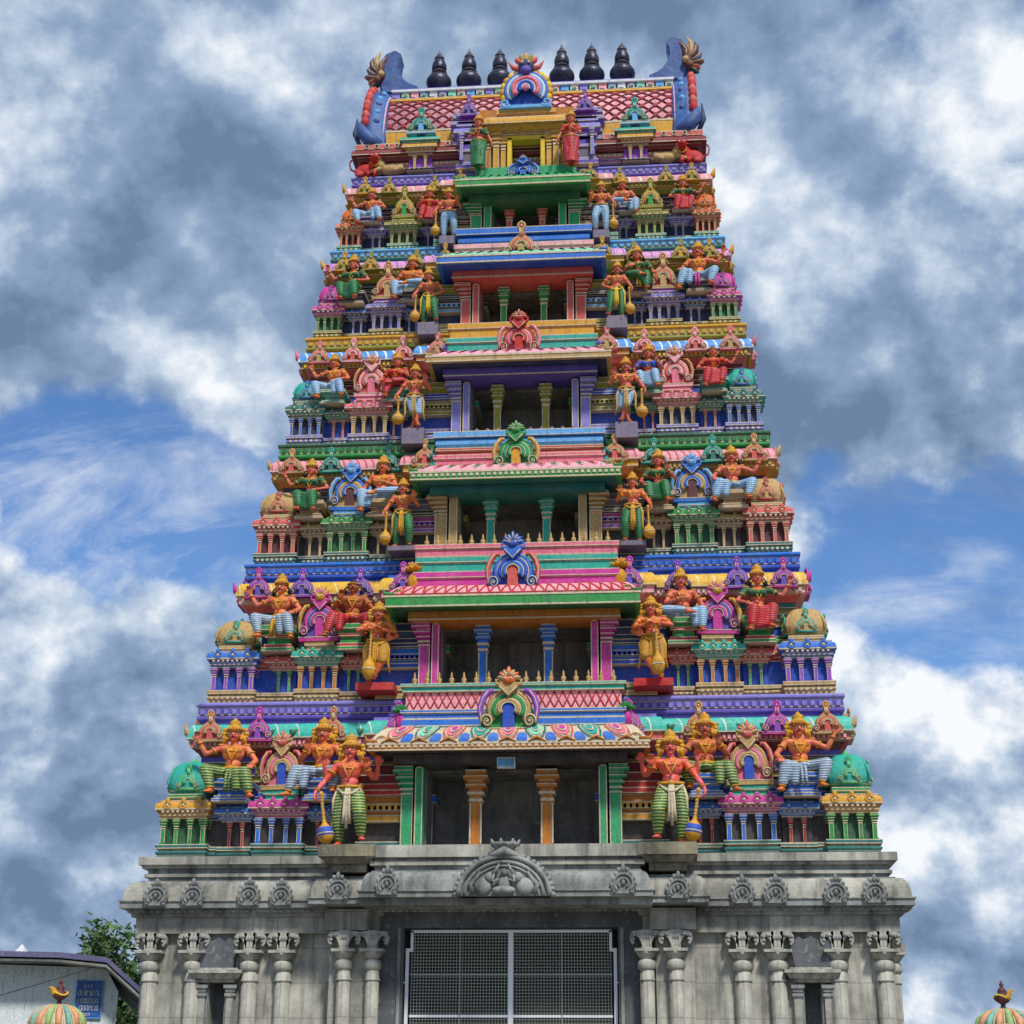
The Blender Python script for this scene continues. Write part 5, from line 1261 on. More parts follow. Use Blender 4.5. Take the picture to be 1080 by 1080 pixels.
def figure(kind, skin, cloth, fem=False, blouse=None, hair='black', crown='gold', length=.85, loc=(0, 0, 0), s=1.0, mirror=False, label='', group=None, skirt=False, rz=0, sash=None, jew='gold', halo=False, var=0):
    J = pose(kind, var); seat = kind.startswith('seat')
    if fem and seat:
        for k in ('knL', 'knR', 'anL', 'anR'): J[k].x *= .56
        J['wrR'].x = J['knR'].x+.03
    t = empty('statue', loc, R(rz)); t.scale = ((-s if mirror else s)*(1.36 if kind == 'lean' else 1.22), s*1.15, s); tag(t, label, 'statue', group)
    kind = kind+('v' if var else ''); key = (kind, fem)
    if ('body',)+key not in MESH: MESH[('body',)+key] = body_mesh(J, fem)
    o = place(MESH[('body',)+key], 'body', t, (0, 0, 0)); o.material_slots[0].link = 'OBJECT'; o.material_slots[0].material = P(skin)
    dk = ('dh', kind, length, skirt, fem)
    if dk not in MESH: MESH[dk] = dhoti_mesh(J, length, .012 if length < .1 else .02, skirt, seat)
    o = place(MESH[dk], 'skirt' if skirt else 'dhoti', t, (0, 0, 0)); o.material_slots[0].link = 'OBJECT'; o.material_slots[0].material = P(cloth)
    hd, ch, wa, pv = J['head'], J['chest'], J['waist'], J['pelvis']
    if blouse:
        kb = ('bl', kind, fem)
        if kb not in MESH:
            b = MB(); f = 1 if fem else 1.12
            b.ball(ch.x, ch.y, ch.z+.0, .155*f, .127, .13, 'skin', 16, 10); cap(b, J['shL'].lerp(ch, .15), J['shR'].lerp(ch, .15), .064*f, .064*f)
            if fem:
                for sg in (-1, 1): b.ball(ch.x+sg*.07, ch.y-.105, ch.z+.01, .068, .066, .066, 'skin', 12, 8)
            for s_ in 'LR': cap(b, J['sh'+s_], J['sh'+s_].lerp(J['el'+s_], .55), .066*f, .056*f)
            MESH[kb] = remeshed(b, 'blouse', .014, 2)
        o = place(MESH[kb], 'blouse', t, (0, 0, 0)); o.material_slots[0].link = 'OBJECT'; o.material_slots[0].material = P(blouse)
    # crown or hair
    if crown:
        kc = ('crown', crown)
        if kc not in MESH:
            b = MB(); b.lathe(0, 0, 0, [(.105, 0), (.118, .01), (.118, .045), (.102, .055), (.105, .09), (.112, .10), (.092, .125), (.090, .17), (.096, .18), (.080, .19), (.078, .215), (.080, .22), (.055, .24), (.030, .25), (.035, .262), (.02, .28), (.004, .30)], crown, 16)
            b.lathe(0, 0, 0, [(.121, .018), (.125, .028), (.121, .038)], 'red', 16)
            for i in range(9):
                a = R(190+20*i); b.tube([(.112*math.cos(a), .112*math.sin(a), .03), (.120*math.cos(a), .120*math.sin(a), .07), (.100*math.cos(a), .100*math.sin(a), .12)], [.02, .016, .004], crown, 5)
            MESH[kc] = b.mesh('crown')
        place(MESH[kc], 'crown', t, (hd.x, hd.y+.01, hd.z+.055), 0, (1, 1, .95))
    kh = ('hair', kind, fem, hair, bool(crown), halo)
    if kh not in MESH:
        b = MB(); m = hair
        b.ball(hd.x, hd.y+.035, hd.z+.03, .098, .095, .108, m, 14, 10)
        if not crown:
            b.ball(hd.x, hd.y+.02, hd.z+.07, .10, .10, .075, m, 14, 8); b.ball(hd.x, hd.y+.03, hd.z+.15, .045, .045, .04, m, 10, 6); ringp(b, (hd.x, hd.y+.005, hd.z+.07), (0, 0, 1), .102, .012, 'gold')
        for sg in (-1, 1):
            for i in range(3): b.tube([(hd.x+sg*.09, hd.y+.03, hd.z+.03), (hd.x+sg*(.12+.015*i), hd.y+.03, hd.z-.05), (hd.x+sg*(.13+.03*i), hd.y+.05, hd.z-.14-.02*i)], [.03, .032, .012], m, 8)
        if halo:
            for i in (0, 1, 2, 3, 9, 10, 11, 12):
                a = R(-40+260*i/12); b.ball(hd.x+.17*math.cos(a), hd.y+.07, hd.z+.04+.18*math.sin(a), .045, .03, .045, m, 8, 6)
        MESH[kh] = b.mesh('hair')
    place(MESH[kh], 'hair', t, (0, 0, 0))
    kf = ('face', kind, fem)
    if kf not in MESH:
        b = MB()
        for sg in (-1, 1):
            b.ball(hd.x+sg*.034, hd.y-.088, hd.z+.012, .020, .010, .0095, 'white', 10, 6); b.ball(hd.x+sg*.034, hd.y-.0965, hd.z+.012, .008, .004, .008, 'black', 8, 5)
            b.tube([(hd.x+sg*.012, hd.y-.101, hd.z+.038), (hd.x+sg*.036, hd.y-.101, hd.z+.046), (hd.x+sg*.062, hd.y-.085, hd.z+.036)], [.004, .006, .003], 'black', 5)
            if not fem: b.tube([(hd.x, hd.y-.104, hd.z-.044), (hd.x+sg*.030, hd.y-.096, hd.z-.046), (hd.x+sg*.052, hd.y-.078, hd.z-.034)], [.007, .008, .003], 'black', 5)
        b.ball(hd.x, hd.y-.098, hd.z-.066, .020, .008, .009, 'red', 10, 5)
        b.ball(hd.x, hd.y-.103, hd.z+.052, .006, .004, .010, 'red', 6, 5)
        MESH[kf] = b.mesh('face_paint')
    place(MESH[kf], 'face_paint', t, (0, 0, 0))
    kj = ('jew', kind, fem, jew)
    if kj not in MESH:
        out = []; nb_ = J['neck']; b = MB()
        for r_, dz, tt in ((.066, -.01, .013), (.095, -.045, .015), (.125, -.085, .012)):
            b.tube([(nb_.x+r_*math.cos(R(a)), nb_.y+.005+r_*.85*math.sin(R(a))-.018, nb_.z+dz-(.035+.25*r_)*max(0, -math.sin(R(a)))) for a in range(0, 360, 24)], tt, jew, 6, closed=True)
        b.tube([(ch.x-.10, ch.y-.115, ch.z+.10), (ch.x-.03, ch.y-.145, ch.z-.06), (ch.x, wa.y-.135, wa.z+.06), (ch.x+.03, ch.y-.145, ch.z-.06), (ch.x+.10, ch.y-.115, ch.z+.10)], .011, jew, 6)
        b.ball(ch.x, wa.y-.14, wa.z+.05, .022, .012, .028, 'red', 8, 6)
        out.append(('necklace', b.mesh('necklace'))); b = MB()
        b.tube([(pv.x+.172*math.cos(R(a)), pv.y+.139*math.sin(R(a)), pv.z+.075+.015*math.sin(R(a))) for a in range(0, 360, 20)], .027, jew, 6, closed=True)
        b.ball(pv.x, pv.y-.15, pv.z+.06, .05, .025, .045, jew, 10, 6); out.append(('belt', b.mesh('belt')))
        k = .9 if not fem else .74
        for s_ in 'LR':
            sh, el, wr, kn, an = (J[a+s_] for a in ('sh', 'el', 'wr', 'kn', 'an')); sg = -1 if s_ == 'L' else 1
            b = MB(); ringp(b, sh.lerp(el, .45), el-sh, .066*k, .016, jew); out.append(('armlet', b.mesh('armlet')))
            b = MB(); ringp(b, el.lerp(wr, .85), wr-el, .042*k, .012, jew); ringp(b, el.lerp(wr, .80), wr-el, .043*k, .011, 'red'); out.append(('bracelet', b.mesh('bracelet')))
            b = MB(); ringp(b, kn.lerp(an, .94), an-kn, .048, .013, jew); out.append(('anklet', b.mesh('anklet')))
            b = MB(); b.ball(hd.x+sg*.108, hd.y-.01, hd.z-.06, .020, .020, .032, jew, 8, 6); out.append(('earring', b.mesh('earring')))
            b = MB(); b.ball(sh.x, sh.y-.01, sh.z+.05, .060, .055, .026, jew, 10, 6); out.append(('shoulder_ornament', b.mesh('shoulder_ornament')))
        MESH[kj] = out
    for nm, me_ in MESH[kj]: place(me_, nm, t, (0, 0, 0))
    if sash:
        ks = ('sash', kind, sash)
        if ks not in MESH:
            b = MB()
            if not seat:
                for dx, l in ((-.022, .62), (.0, .70), (.022, .62)):
                    b.tube([(dx, -.145, .99), (dx*1.4, -.185, .80), (dx*1.8, -.19, .55), (dx*2.2, -.17, .99-l)], [.018, .022, .022, .026], sash, 6)
                for sg in (-1, 1): b.tube([(sg*.16, -.06, 1.0), (sg*.21, -.08, .80), (sg*.20, -.06, .50), (sg*.24, -.06, .25)], [.02, .03, .028, .02], sash, 6)
                b.tube([(-.16, -.08, 1.0), (-.07, -.17, .90), (.0, -.18, .87), (.07, -.17, .90), (.16, -.08, 1.0)], .022, sash, 6)
            else:
                for dx in (-.02, .02): b.tube([(dx, -.16, .09), (dx*1.5, -.30, .0), (dx*1.5, -.33, -.18), (dx*2, -.32, -.34)], [.018, .026, .026, .03], sash, 6)
            MESH[ks] = b.mesh('sash')
        place(MESH[ks], 'sash', t, (0, 0, 0))
    return t, J
def clubm(m, band):
    k = ('club', m, band)
    if k not in MESH:
        b = MB()
        b.lathe(0, 0, 0, [(.02, 0), (.06, .02), (.10, .07), (.125, .14), (.125, .22), (.10, .29), (.055, .34), (.03, .38), (.035, .40), (.022, .43), (.022, .84), (.034, .86), (.034, .89), (.02, .92)], [m, m, m, band, band, m, m, m, m, m, m, m, m], 14)
        b.lathe(0, 0, .165, [(.128, 0), (.134, .012), (.128, .025)], 'cream', 14)
        for i in range(6): b.tube([(.022*1.2*math.cos(a), .022*1.2*math.sin(a), .46+.06*i) for a in [2*math.pi*q/8 for q in range(8)]], .006, 'cream', 4, closed=True)
        MESH[k] = b.mesh('club')
    return MESH[k]
ordn = {1: 'lowest', 2: 'second', 3: 'third', 4: 'fourth', 5: 'fifth', 6: 'sixth'}
def zat(n, z): return z
# guardians standing either side of each porch
GU = {  # kind, skin, cloth, length, x, y-offset, z, scale, sash, text
 1: ('stand4', 'skinhot', 'gs', .85, 3.02, -.62, 6.12, 1.08, 'cream', 'four-armed orange guardian in green and gold striped dhoti'),
 2: ('lean', 'orange2', 'ys', .20, 2.74, -.50, 9.44, .86, 'gold', 'orange guardian in folded yellow dhoti leaning on a club'),
 3: ('stand', 'skin', 'gplain', .85, 2.40, -.50, 12.47, .78, 'gold', 'orange guardian in green dhoti with gold sash'),
 4: ('cross', 'skinred', 'bplain', .04, 2.30, -.50, 15.34, .80, 'tan', 'bare-legged guardian in short pale blue cloth with crossed ankles'),
 5: ('stand', 'skinred', 'gplain', .85, 2.12, -.46, 18.15, .72, 'yellow', 'guardian in dark green dhoti with yellow sash'),
 6: ('stand', 'skinred', 'bplain', .85, 1.79, -.42, 20.62, .69, None, 'guardian in pale blue-white dhoti')}
mat('orange2', '#e0802c', .5, 'paint', '#d85a48')
for n, (kind, skin, cloth, ln, x, dy, z, s, sash, txt) in GU.items():
    for sg in (-1, 1):
        side = 'left' if sg < 0 else 'right'
        loc = (sg*x, Y[n]+dy, z)
        t, J = figure(kind, skin, cloth, length=ln, loc=loc, s=s, mirror=sg > 0, sash=sash, label=f'{txt}, {side} of the {ordn[n]} porch', var=1 if n == 5 else 0, group='guardian statues beside the porches', hair='gold' if n <= 2 else 'black', halo=n <= 2)
        q = MB(); pm = {1: 'pedstone', 2: 'red', 3: 'slate', 4: 'pedgrey', 5: 'pedgrey', 6: 'pedgrey'}[n]
        if n > 1:
            hh = z-F[n]+.12 if n < 6 else .22; hh = {2: .15, 3: .10, 4: .36, 5: .30, 6: .20}[n]; pw = {2: .38, 3: .26, 4: .24, 5: .23, 6: .19}[n]
            q.box(sg*x-pw, sg*x+pw, loc[1]-.14, Y[n]+.3, z-hh, z, pm); pass
            q.build('statue_plinth', tower)
        w_ = J['wrL']
        c = clubm('gold', 'royal') if n == 1 else clubm('gold', 'gold')
        o = place(c, 'club', None, (0, 0, 0)); L_ = {1: (.93, .40, .84), 2: (1.14, -.0, .9), 3: (.93, -.1, .78), 4: (.93, .15, .78), 5: (.93, -.1, .8), 6: (.93, -.1, .78)}[n]
        if kind == 'lean': top_, bot = V((-.08, -.36, 1.22)), V((-.12, -.34, .02))
        else:
            top_ = J['wrL']+V((0, -.05, -.02)); bot = V((J['wrL'].x+(.14 if n == 1 else -.02 if n != 4 else .0), -.22, .02 if n != 4 else .10))
        T = V((-1 if sg > 0 else 1, 1, 1)); a = V(loc)+top_*T*s; bb = V(loc)+bot*T*s
        d = a-bb; ln_ = d.length; o.location = bb; o.rotation_mode = 'QUATERNION'; o.rotation_quaternion = d.to_track_quat('Z', 'Y')
        k = ln_/.90; wk = s*(1.25 if n != 1 else 1.15); o.scale = (wk, wk, k)
        tag(o, f'golden club held by the guardian {side} of the {ordn[n]} porch', 'club', 'clubs of the guardian statues')
# seated figures on the small shrines: (tier, side, place) -> spec
M_, Fm = False, True
SE = {
 (1, -1, 'o'): (M_, 'skin', 'gs', None, 'gs', 'orange seated man in green striped dhoti raising one arm'), (1, -1, 'i'): (M_, 'skin', 'ws', None, None, 'orange seated man in white striped dhoti'),
 (1, 1, 'i'): (M_, 'skin2', 'gs', None, None, 'brownish-orange seated man in green striped dhoti'), (1, 1, 'o'): (M_, 'skin', 'ws', None, 'ws', 'orange seated man in white striped dhoti raising one arm'),
 (2, -1, 'o'): (M_, 'skin', 'ws', None, 'gold', 'seated man in grey-white dhoti raising one arm'), (2, -1, 'i'): (M_, 'brown2', 'rplain', None, None, 'brown seated man with black hair and red dhoti'),
 (2, 1, 'i'): (M_, 'skinred', 'bplain', None, None, 'seated man in light blue dhoti'), (2, 1, 'o'): (Fm, 'skinred', 'rplain', 'dgreen', 'red', 'seated woman in red sari and dark green blouse'),
 (3, -1, 'o'): (Fm, 'skinred', 'gplain', 'dgreen', 'gold', 'seated woman in green sari'), (3, -1, 'i'): (M_, 'skin', 'bplain', None, None, 'seated man in pale blue dhoti'),
 (3, 1, 'i'): (Fm, 'skinred', 'gplain', 'dgreen', 'gold', 'seated woman in green sari'), (3, 1, 'o'): (M_, 'skinred', 'bplain', None, None, 'seated man in pale blue dhoti raising one arm'),
 (4, -1, 'o'): (M_, 'skin', 'bplain', None, None, 'seated man in pale blue dhoti raising one arm'), (4, -1, 'i'): (Fm, 'skinred', 'rplain', 'red', None, 'seated woman in red dress'),
 (4, 1, 'i'): (Fm, 'skinred', 'bplain', 'royal', None, 'seated figure in blue top and pale skirt'), (4, 1, 'o'): (Fm, 'skinred', 'rplain', 'red', 'gold', 'seated woman in red sari'),
 (5, -1, 'o'): (Fm, 'skinred', 'gplain', 'dgreen', 'gold', 'seated woman in dark green sari'), (5, -1, 'i'): (M_, 'skin', 'bplain', None, None, 'seated man in pale blue dhoti'),
 (5, 1, 'i'): (Fm, 'skinred', 'gplain', 'dgreen', 'gold', 'seated woman in dark green sari'), (5, 1, 'o'): (M_, 'skin', 'bplain', None, 'magenta', 'seated man in pale blue dhoti with magenta sash'),
 (6, -1, 'o'): (M_, 'skinred', 'bplain', None, None, 'seated man in pale blue-white dhoti'), (6, -1, 'i'): (Fm, 'skinred', 'rplain', 'red', None, 'seated woman in red sari'),
 (6, 1, 'i'): (M_, 'skinred', 'bplain', None, None, 'seated man in pale blue-white dhoti'), (6, 1, 'o'): (Fm, 'skinred', 'rplain', 'dgreen', None, 'seated woman in red sari and green blouse')}
mat('brown2', '#a85c34')
SS = {1: 1.04, 2: .95, 3: .90, 4: .80, 5: .86, 6: .73}
SZ = {1: 7.63, 2: 10.93, 3: 13.86, 4: 16.72, 5: 19.44, 6: 21.68}
for (n, sg, pl), (fem, skin, cloth, bl, sash, txt) in SE.items():
    s = SS[n]; S = F[n+1]-F[n]; x = (b1[n]+.10 if pl == 'o' else b2[n]+.03)*sg; side = 'left' if sg < 0 else 'right'
    z = SZ[n]
    y = Y[n]-.02; z -= .30*(z-1.6)/32
    txt2 = f'{txt}, {"outer" if pl == "o" else "inner"} {side} on the {ordn[n]} storey'
    hair = 'black' if n > 1 else 'gold'
    crown = None if (n == 2 and pl == 'i' and sg < 0) or (n == 4 and pl == 'o' and sg > 0) else 'gold'
    jr = random.Random(n*10+sg+(3 if pl == 'o' else 0))
    figure('seatA' if pl == 'o' else ('seatC' if (n, sg) in ((2, 1), (3, -1), (4, -1), (5, -1), (6, 1), (5, 1)) else 'seatB'), skin, cloth, fem, bl, hair, crown, .80, (x, y, z), s*jr.uniform(.97, 1.04), mirror=sg > 0, rz=jr.uniform(-10, 10), label=txt2, group='seated statues on the storeys', skirt=fem, sash=sash, halo=n == 1)
    q = MB(); w_ = .26*s
    zb_ = F[n]+.33*S; hh = z-.05-zb_; lc = C[n]['ledge']; l2 = C[n]['br']['ent2']
    q.courses(rect(x-w_, x+w_, y-.10*s, Y[n+1]+.2), zb_, [('f', hh*.14, .07, lc), ('f', hh*.14, .03, l2), ('f', hh*.26, -.03, lc), ('f', hh*.12, .02, l2), ('t', hh*.14, .07, lc), ('f', hh*.20, .09, lc)])
    q.build('statue_seat', tower)
# two women flanking the top niche
for sg, cl, bl in ((-1, 'gplain', 'dgreen'), (1, 'rplain', 'red')):
    t, J = figure('lady', 'skinred', cl, True, bl, 'black', 'gold', .95, (sg*1.10, 2.34, 22.36), .78, mirror=sg > 0, label=f'standing woman in {"green" if sg < 0 else "red"} sari {"left" if sg < 0 else "right"} of the top niche', group='women beside the top niche', skirt=True, sash=None)
# bulls and lions at the ends of the top storey
for sg in (-1, 1):
    side = 'left' if sg < 0 else 'right'
    b = MB(); X = -1
    b.ball(0, 0, .30, .34, .20, .24, 'skin', 14, 10); b.ball(-.16, -.02, .46, .17, .17, .20, 'skin', 12, 8)
    cap(b, (-.20, -.06, .48), (-.26, -.22, .60), .13, .11); b.ball(-.27, -.30, .60, .11, .14, .10, 'skin', 12, 8); cap(b, (-.27, -.36, .57), (-.27, -.46, .54), .075, .06)
    for s2 in (-1, 1):
        b.tube([(-.27+s2*.07, -.26, .68), (-.27+s2*.17, -.26, .76), (-.27+s2*.16, -.28, .88)], [.04, .03, .012], 'skin', 8); b.ball(-.27+s2*.15, -.25, .62, .06, .02, .03, 'skin', 8, 6)
        cap(b, (-.16+s2*.08, -.14, .22), (-.2+s2*.10, -.30, .06), .07, .045); cap(b, (-.2+s2*.10, -.30, .06), (-.16+s2*.1, -.16, .04), .05, .04)
    cap(b, (.22, -.10, .20), (.10, -.24, .08), .11, .06); cap(b, (.10, -.24, .08), (.24, -.26, .05), .06, .045)
    b.tube([(.32, .05, .35), (.46, .0, .40), (.50, -.04, .58), (.44, -.04, .70)], [.04, .03, .025, .035], 'skin', 8)
    me_ = remeshed(b, 'bull', .018, 3)
    root = empty('bull_statue', (sg*3.96, y7-.12, 22.80)); root.scale = (1.15*(1 if sg > 0 else -1)*-1*-1, 1.15, 1.15)
    root.scale = (-.85 if sg < 0 else .85, .85, .85)
    o = place(me_, 'body', root, (0, 0, 0)); o.material_slots[0].link = 'OBJECT'; o.material_slots[0].material = P('red')
    q = MB()
    for s2 in (-1, 1): q.ball(-.27+s2*.075, -.40, .62, .02, .02, .02, 'white', 8, 6)
    q.build('eyes', root); q = MB(); q.tube([(-.27+.13*math.cos(R(a)), -.20, .52+.14*math.sin(R(a))) for a in range(0, 360, 30)], .018, 'gold', 6, closed=True)
    q.build('collar', root)
    tag(root, f'small red couched bull with horns at the {side} end of the top storey', 'bull statue', 'red bulls at the ends of the top storey')
    b = MB()
    b.ball(.10, 0, .17, .32, .13, .14, 'skin', 14, 10); b.ball(-.20, -.02, .28, .15, .14, .17, 'skin', 12, 8); b.ball(-.26, -.08, .42, .12, .12, .12, 'skin', 12, 8); cap(b, (-.29, -.14, .39), (-.31, -.22, .37), .07, .05)
    for s2 in (-1, 1): b.ball(-.26+s2*.08, -.05, .53, .035, .025, .045, 'skin', 8, 6)
    for s2 in (-1, 1): cap(b, (-.22, -.02+s2*.08, .14), (-.44, -.06+s2*.08, .04), .055, .04)
    cap(b, (.30, -.08, .16), (.18, -.16, .06), .10, .05); b.tube([(.40, .0, .16), (.54, -.02, .12), (.60, -.04, .24), (.54, -.04, .34)], [.03, .025, .02, .035], 'skin', 8)
    for a in range(0, 360, 30): b.ball(-.23+.13*math.cos(R(a)), .0, .41+.15*math.sin(R(a)), .05, .06, .05, 'skin', 8, 6)
    me_ = remeshed(b, 'lion', .015, 3)
    root = empty('lion_statue', (sg*3.42, y7-.12, 22.92)); root.scale.x = -1.0 if sg < 0 else 1.0
    root.scale.x *= -1
    o = place(me_, 'body', root, (0, 0, 0)); o.material_slots[0].link = 'OBJECT'; o.material_slots[0].material = P('tan')
    q = MB()
    for s2 in (-1, 1): q.ball(-.28+s2*.045, -.185, .44, .018, .012, .015, 'white', 8, 6)
    q.ball(-.31, -.265, .39, .022, .012, .015, 'black', 8, 6); q.build('face_paint', root)
    tag(root, f'small tan crouching lion with curled mane beside the {side} red bull', 'lion statue', 'tan lions on the top storey')
# ------------------------------------------------------------------ lamp and pipe on the lowest porch
q = MB(); q.box(-.17, .17, -.02, .10, 0, .20, 'white'); q.box(-.15, .15, -.03, -.018, .03, .17, 'sky'); q.box(-.03, .03, .0, .05, .20, .30, 'dark')
o = q.build('flood_lamp', None, (-.06, -.50, 7.58)); tag(o, 'small white flood lamp hanging under the lowest canopy', 'lamp')
q = MB(); q.tube([(0, 0, 0), (0, 0, .95)], .014, 'slate', 6); o = q.build('pipe', None, (-1.52, .06, 6.13)); tag(o, 'thin grey pipe on the wall inside the lowest porch, by its left jamb', 'pipe')

# ------------------------------------------------------------------ hall at the left
mat('hallwall', '#dfe9ea', 0.8, 'paint'); mat('hallroof', '#5c5a80', 0.6, 'paint'); mat('signblue', '#1f5aa0', 0.5, 'paint'); mat('concrete', '#8d8f88', .9, 'stone', period=0)
hall = empty('hall', (-9.98-4.02*math.cos(R(19)), 7-4.02*math.sin(R(19)), 0), R(19)); tag(hall, 'pale blue-white hall with a purple roof edge left of the tower', 'building')
HY = 7.0
def hx(px): return None
q = MB(); xr, xe, xc, zt, zl = -9.66, -9.22, -9.98, 4.66, 4.02
q.add([(-22, HY, 0), (xr, HY, 0), (xr, HY, zl), (xc, HY, zt-.12), (-22, HY, zt-.02), (-22, HY+4, 0), (xr, HY+4, 0), (xr, HY+4, zl), (xc, HY+4, zt-.12), (-22, HY+4, zt-.02)],
      [(0, 1, 2, 3, 4), (9, 8, 7, 6, 5), (1, 6, 7, 2), (0, 4, 9, 5)], 'hallwall')
o = q.build('wall', hall, (14, -7, 0))
q = MB()
def slabq(p, m): # p: polyline x,z ; roof slab with thickness
    n = len(p); q.slab([(a, b) for a, b in p]+[(a, b+.12) for a, b in reversed(p)], HY-.75, HY+4.5, m)
slabq([(-23, zt-.02), (-11.0, zt+.02), (xc, zt-.06), (xe+.1, zl-.12)], 'hallroof')
q.slab([(-23, zt-.06), (-11.0, zt-.02), (xc, zt-.10), (xe+.1, zl-.16), (xe+.06, zl-.20), (xc, zt-.16), (-11, zt-.07), (-23, zt-.10)], HY-.72, HY+4.4, 'concrete')
q.build('roof', hall, (14, -7, 0))
q = MB(); q.box(-.30, .30, -.03, 0, -.42, .42, 'signblue')
for sg in (-1, 1): q.box(sg*.295-.012, sg*.295+.012, -.036, -.02, -.42, .42, 'sky')
q.box(-.30, .30, -.036, -.02, .40, .42, 'sky'); q.box(-.30, .30, -.036, -.02, -.42, -.40, 'sky')
sb = q.build('sign_board', hall, (14-10.30, -.02, 3.84))
rs_ = random.Random(5)
q = MB()
for z_, h_, x0, x1 in ((.29, .06, -.12, .08), (.13, .11, -.25, .24), (-.04, .10, -.24, .23), (-.20, .10, -.20, .22), (-.34, .05, -.09, .08)):
    x = x0
    while x < x1-.03:      # looped letters of the local script, too small to read in the photograph
        w_ = rs_.uniform(.04, .065)
        q.tube([(x+w_*.5+w_*.45*math.cos(R(a)), 0, z_+h_*.5*math.sin(R(a))) for a in range(rs_.choice((0, 40, 90)), rs_.choice((300, 340, 380)), 30)], .008, 'white', 4)
        if rs_.random() < .5: q.box(x+w_*.8, x+w_*.8+.012, -.008, .004, z_-h_*.5, z_+h_*.7, 'white')
        x += w_*1.25
q.build('lettering', sb, (0, -.045, 0))
# white roof lantern far behind the hall
lan = empty('roof_lantern', (-12.50, 8.2, 4.72)); tag(lan, 'tiny white pointed lantern standing on the hall roof', 'lantern')
q = MB(); q.lathe(0, 0, .22, [(.24, 0), (.20, .04), (.10, .14), (.01, .24)], 'white', 8); q.build('cap', lan, (0, 0, 0))
q = MB()
for a in range(0, 360, 90): q.box(.10*math.cos(R(a))-.02, .10*math.cos(R(a))+.02, .10*math.sin(R(a))-.02, .10*math.sin(R(a))+.02, 0, .23, 'white')
q.lathe(0, 0, -.25, [(.14, 0), (.14, .26)], 'white', 8); q.build('posts', lan)
# overhead wire
q = MB(); p0, p1 = V((-11.2, -.9, 2.95)), V((-9.98, 6.2, 4.50))
pts = [p0.lerp(p1, i/14)-V((0, 0, .04*4*(i/14)*(1-i/14))) for i in range(15)]
q.tube(pts, .010, 'black', 5); o = q.build('power_cable', None); tag(o, 'thin black cable running up to the corner of the hall', 'cable')
# compound walls with small domed shrines on top
mat('dcream', '#e6dcc0', .6); mat('pgreen', '#9cba7c'); mat('porange', '#d8a27c'); mat('pteal', '#86b4a4')
def small_shrine(x, y, zt, s, lab, ml, lean):
    root = empty('small_domed_shrine', (x, y, 0)); tag(root, lab, 'shrine dome', 'small painted domes on the compound wall')
    q = MB(); q.courses(rect(-.62*s, .62*s, -.62*s, .62*s), 0, [('f', zt-1.1*s, 0, 'dcream'), ('f', .15*s, .08, 'pink'), ('k', .2*s, .2, 'teal', 'cream', .1), ('f', .2*s, -.05, 'gold')]); q.build('body', root)
    q = MB(); q.lathe(0, 0, zt-.60*s, [(.50*s, 0), (.56*s, .08*s), (.57*s, .2*s), (.50*s, .36*s), (.34*s, .50*s), (.18*s, .57*s), (.12*s, .60*s)], 'dcream', 24)
    cols = ['pgreen', 'porange', 'pteal', 'porange']
    for i in range(16):
        a = 2*math.pi*i/16; pr = [(.10, .60), (.20, .58), (.36, .51), (.52, .37), (.59, .2), (.56, .08)]
        q.tube([(r_*s*math.cos(a), r_*s*math.sin(a), zt-.60*s+h_*s) for r_, h_ in pr], [.012*s, .03*s, .055*s, .075*s, .07*s, .05*s], cols[i % 4], 6)
        a2 = a+math.pi/16; q.tube([(r_*s*1.01*math.cos(a2), r_*s*1.01*math.sin(a2), zt-.60*s+h_*s) for r_, h_ in pr], .016*s, 'cream', 5)
    q.build('dome', root)
    q = MB(); q.lathe(0, 0, zt-.02, [(.16*s, 0), (.12*s, .03*s), (.05*s, .06*s), (.05*s, .12*s), (.12*s, .16*s), (.18*s, .22*s), (.16*s, .29*s), (.08*s, .33*s), (.10*s, .37*s), (.07*s, .43*s), (.03*s, .47*s), (.05*s, .50*s), (.01*s, .60*s)], ml, 14)
    q.build('pot_finial', root)
    q = MB()
    for i in range(5):
        a = R(100+i*25*lean); q.tube([(.03*s, -.10*s, zt+.24*s), (lean*-.10*s+.04*s*math.cos(a), -.16*s, zt+(.24+.03*i)*s), (lean*-(.12+.03*i)*s, -.12*s, zt+(.16+.055*i)*s)], [.02*s, .032*s, .010*s], 'yellow' if i % 2 else 'gold', 6)
    q.tube([(.17*s*math.cos(R(a)), .17*s*math.sin(R(a)), zt+.24*s+.03*math.sin(R(2*a))) for a in range(0, 360, 30)], .022*s, 'yellow', 6, closed=True)
    q.build('garland', root)
small_shrine(-7.27, -3.2, 3.15, .74, 'painted petal dome with yellow garlanded pot finial, in front of the hall', 'maroon', 1)
small_shrine(8.46, -1.6, 3.19, .80, 'painted dome with reddish pot finial at the far right edge', 'maroon', -1)
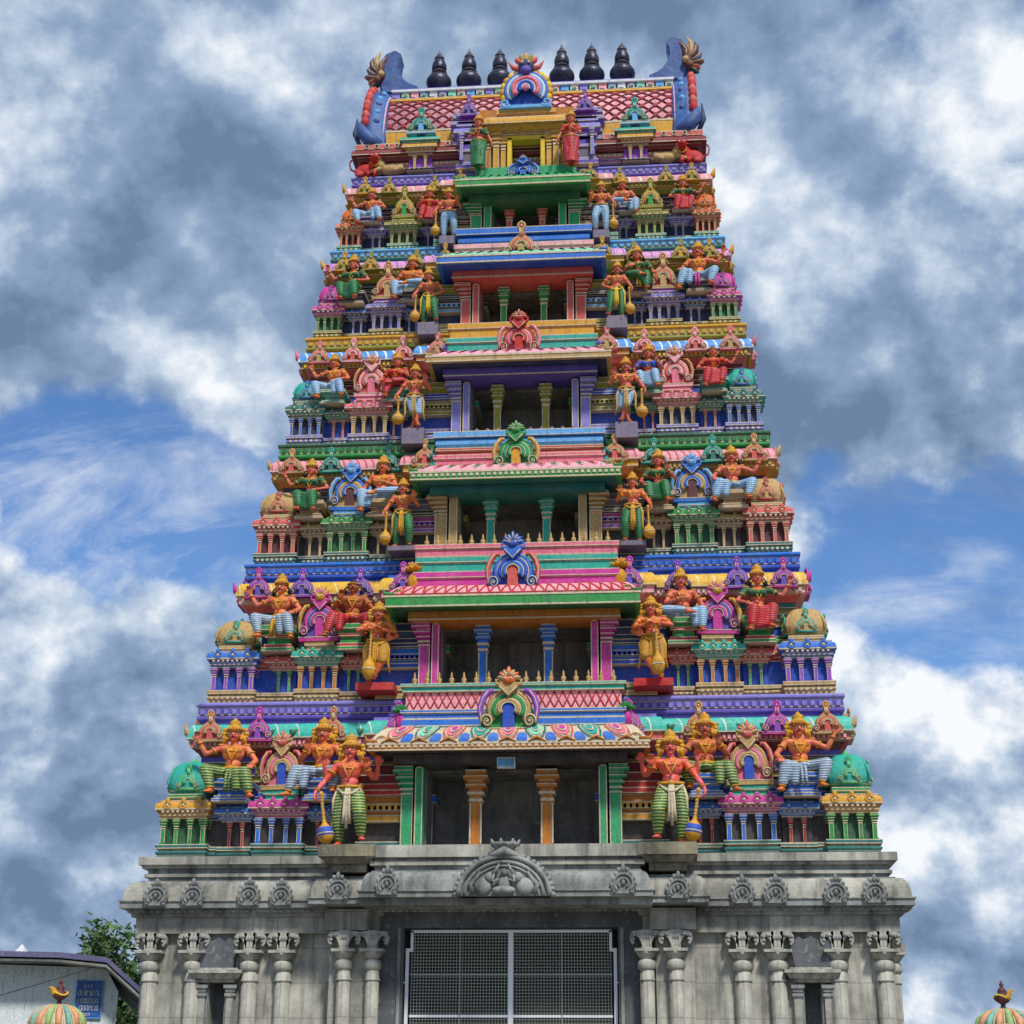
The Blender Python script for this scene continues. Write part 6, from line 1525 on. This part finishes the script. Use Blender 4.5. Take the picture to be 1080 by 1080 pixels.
for x0, x1, y_, lab in ((-22, -7.8, -3.2, 'cream compound wall left of the tower'), (9.1, 24, -1.6, 'cream compound wall right of the tower')):
    q = MB(); q.courses(rect(x0, x1, y_-.15, y_+.15), 0, [('f', 1.9, 0, 'dcream'), ('f', .12, .08, 'red')]); o = q.build('compound_wall'); tag(o, lab, 'wall')

# ------------------------------------------------------------------ tree behind the hall corner
def tree(name, x, y, h, rad, seed, lab, nleaf=7500):
    rn = random.Random(seed); root = empty(name, (x, y, 0)); tag(root, lab, 'tree')
    q = MB(); tips = []
    q.tube([(0, 0, 0), (.05, 0, h*.25), (-.05, .05, h*.5)], [.22, .17, .13], 'bark', 8)
    for i in range(16):
        a = rn.uniform(0, 6.28); el = rn.uniform(.35, 1.3); l = rad*rn.uniform(.6, 1.05)
        p0 = V((0, 0, h*rn.uniform(.18, .55))); d = V((math.cos(a)*math.cos(el), math.sin(a)*math.cos(el), math.sin(el)))
        p1 = p0+d*l*.6+V((0, 0, .1)); p2 = p0+d*l*1.25; q.tube([p0, p1, p2], [.08, .05, .02], 'bark', 6)
        for k in range(5):
            t_ = rn.uniform(.4, 1.0); b_ = p0.lerp(p2, t_); e_ = b_+V((rn.gauss(0, 1), rn.gauss(0, 1), rn.gauss(.3, .8))).normalized()*rad*.38; q.tube([b_, e_], [.02, .008], 'bark', 4); tips.append(e_); tips.append(b_.lerp(e_, .6))
    q.build('trunk', root)
    q = MB(); vs = []; f1 = []; ms = []
    for i in range(nleaf):
        c = rn.choice(tips)+V((rn.gauss(0, 1), rn.gauss(0, 1), rn.gauss(0, .8)))*rad*.13
        u = V((rn.gauss(0, 1), rn.gauss(0, 1), rn.gauss(-.3, .6))).normalized(); w_ = u.cross(V((rn.gauss(0, 1), rn.gauss(0, 1), rn.gauss(0, 1)))).normalized(); L_ = rn.uniform(.09, .17)
        k = len(vs); vs += [c-u*L_, c+w_*L_*.33, c+u*L_, c-w_*L_*.33]; f1.append((k, k+1, k+2, k+3)); ms.append('leaf' if rn.random() < .6 else 'leaf2')
    q.add(vs, f1, ms); q.build('crown', root)
tree('tree', -12.35, 14.0, 7.5, 1.75, 3, 'leafy green tree between the hall and the tower')
tree('distant_tree', -14.9, 24.0, 4.9, 1.5, 9, 'small dark treetop far behind the hall roof', 1800)
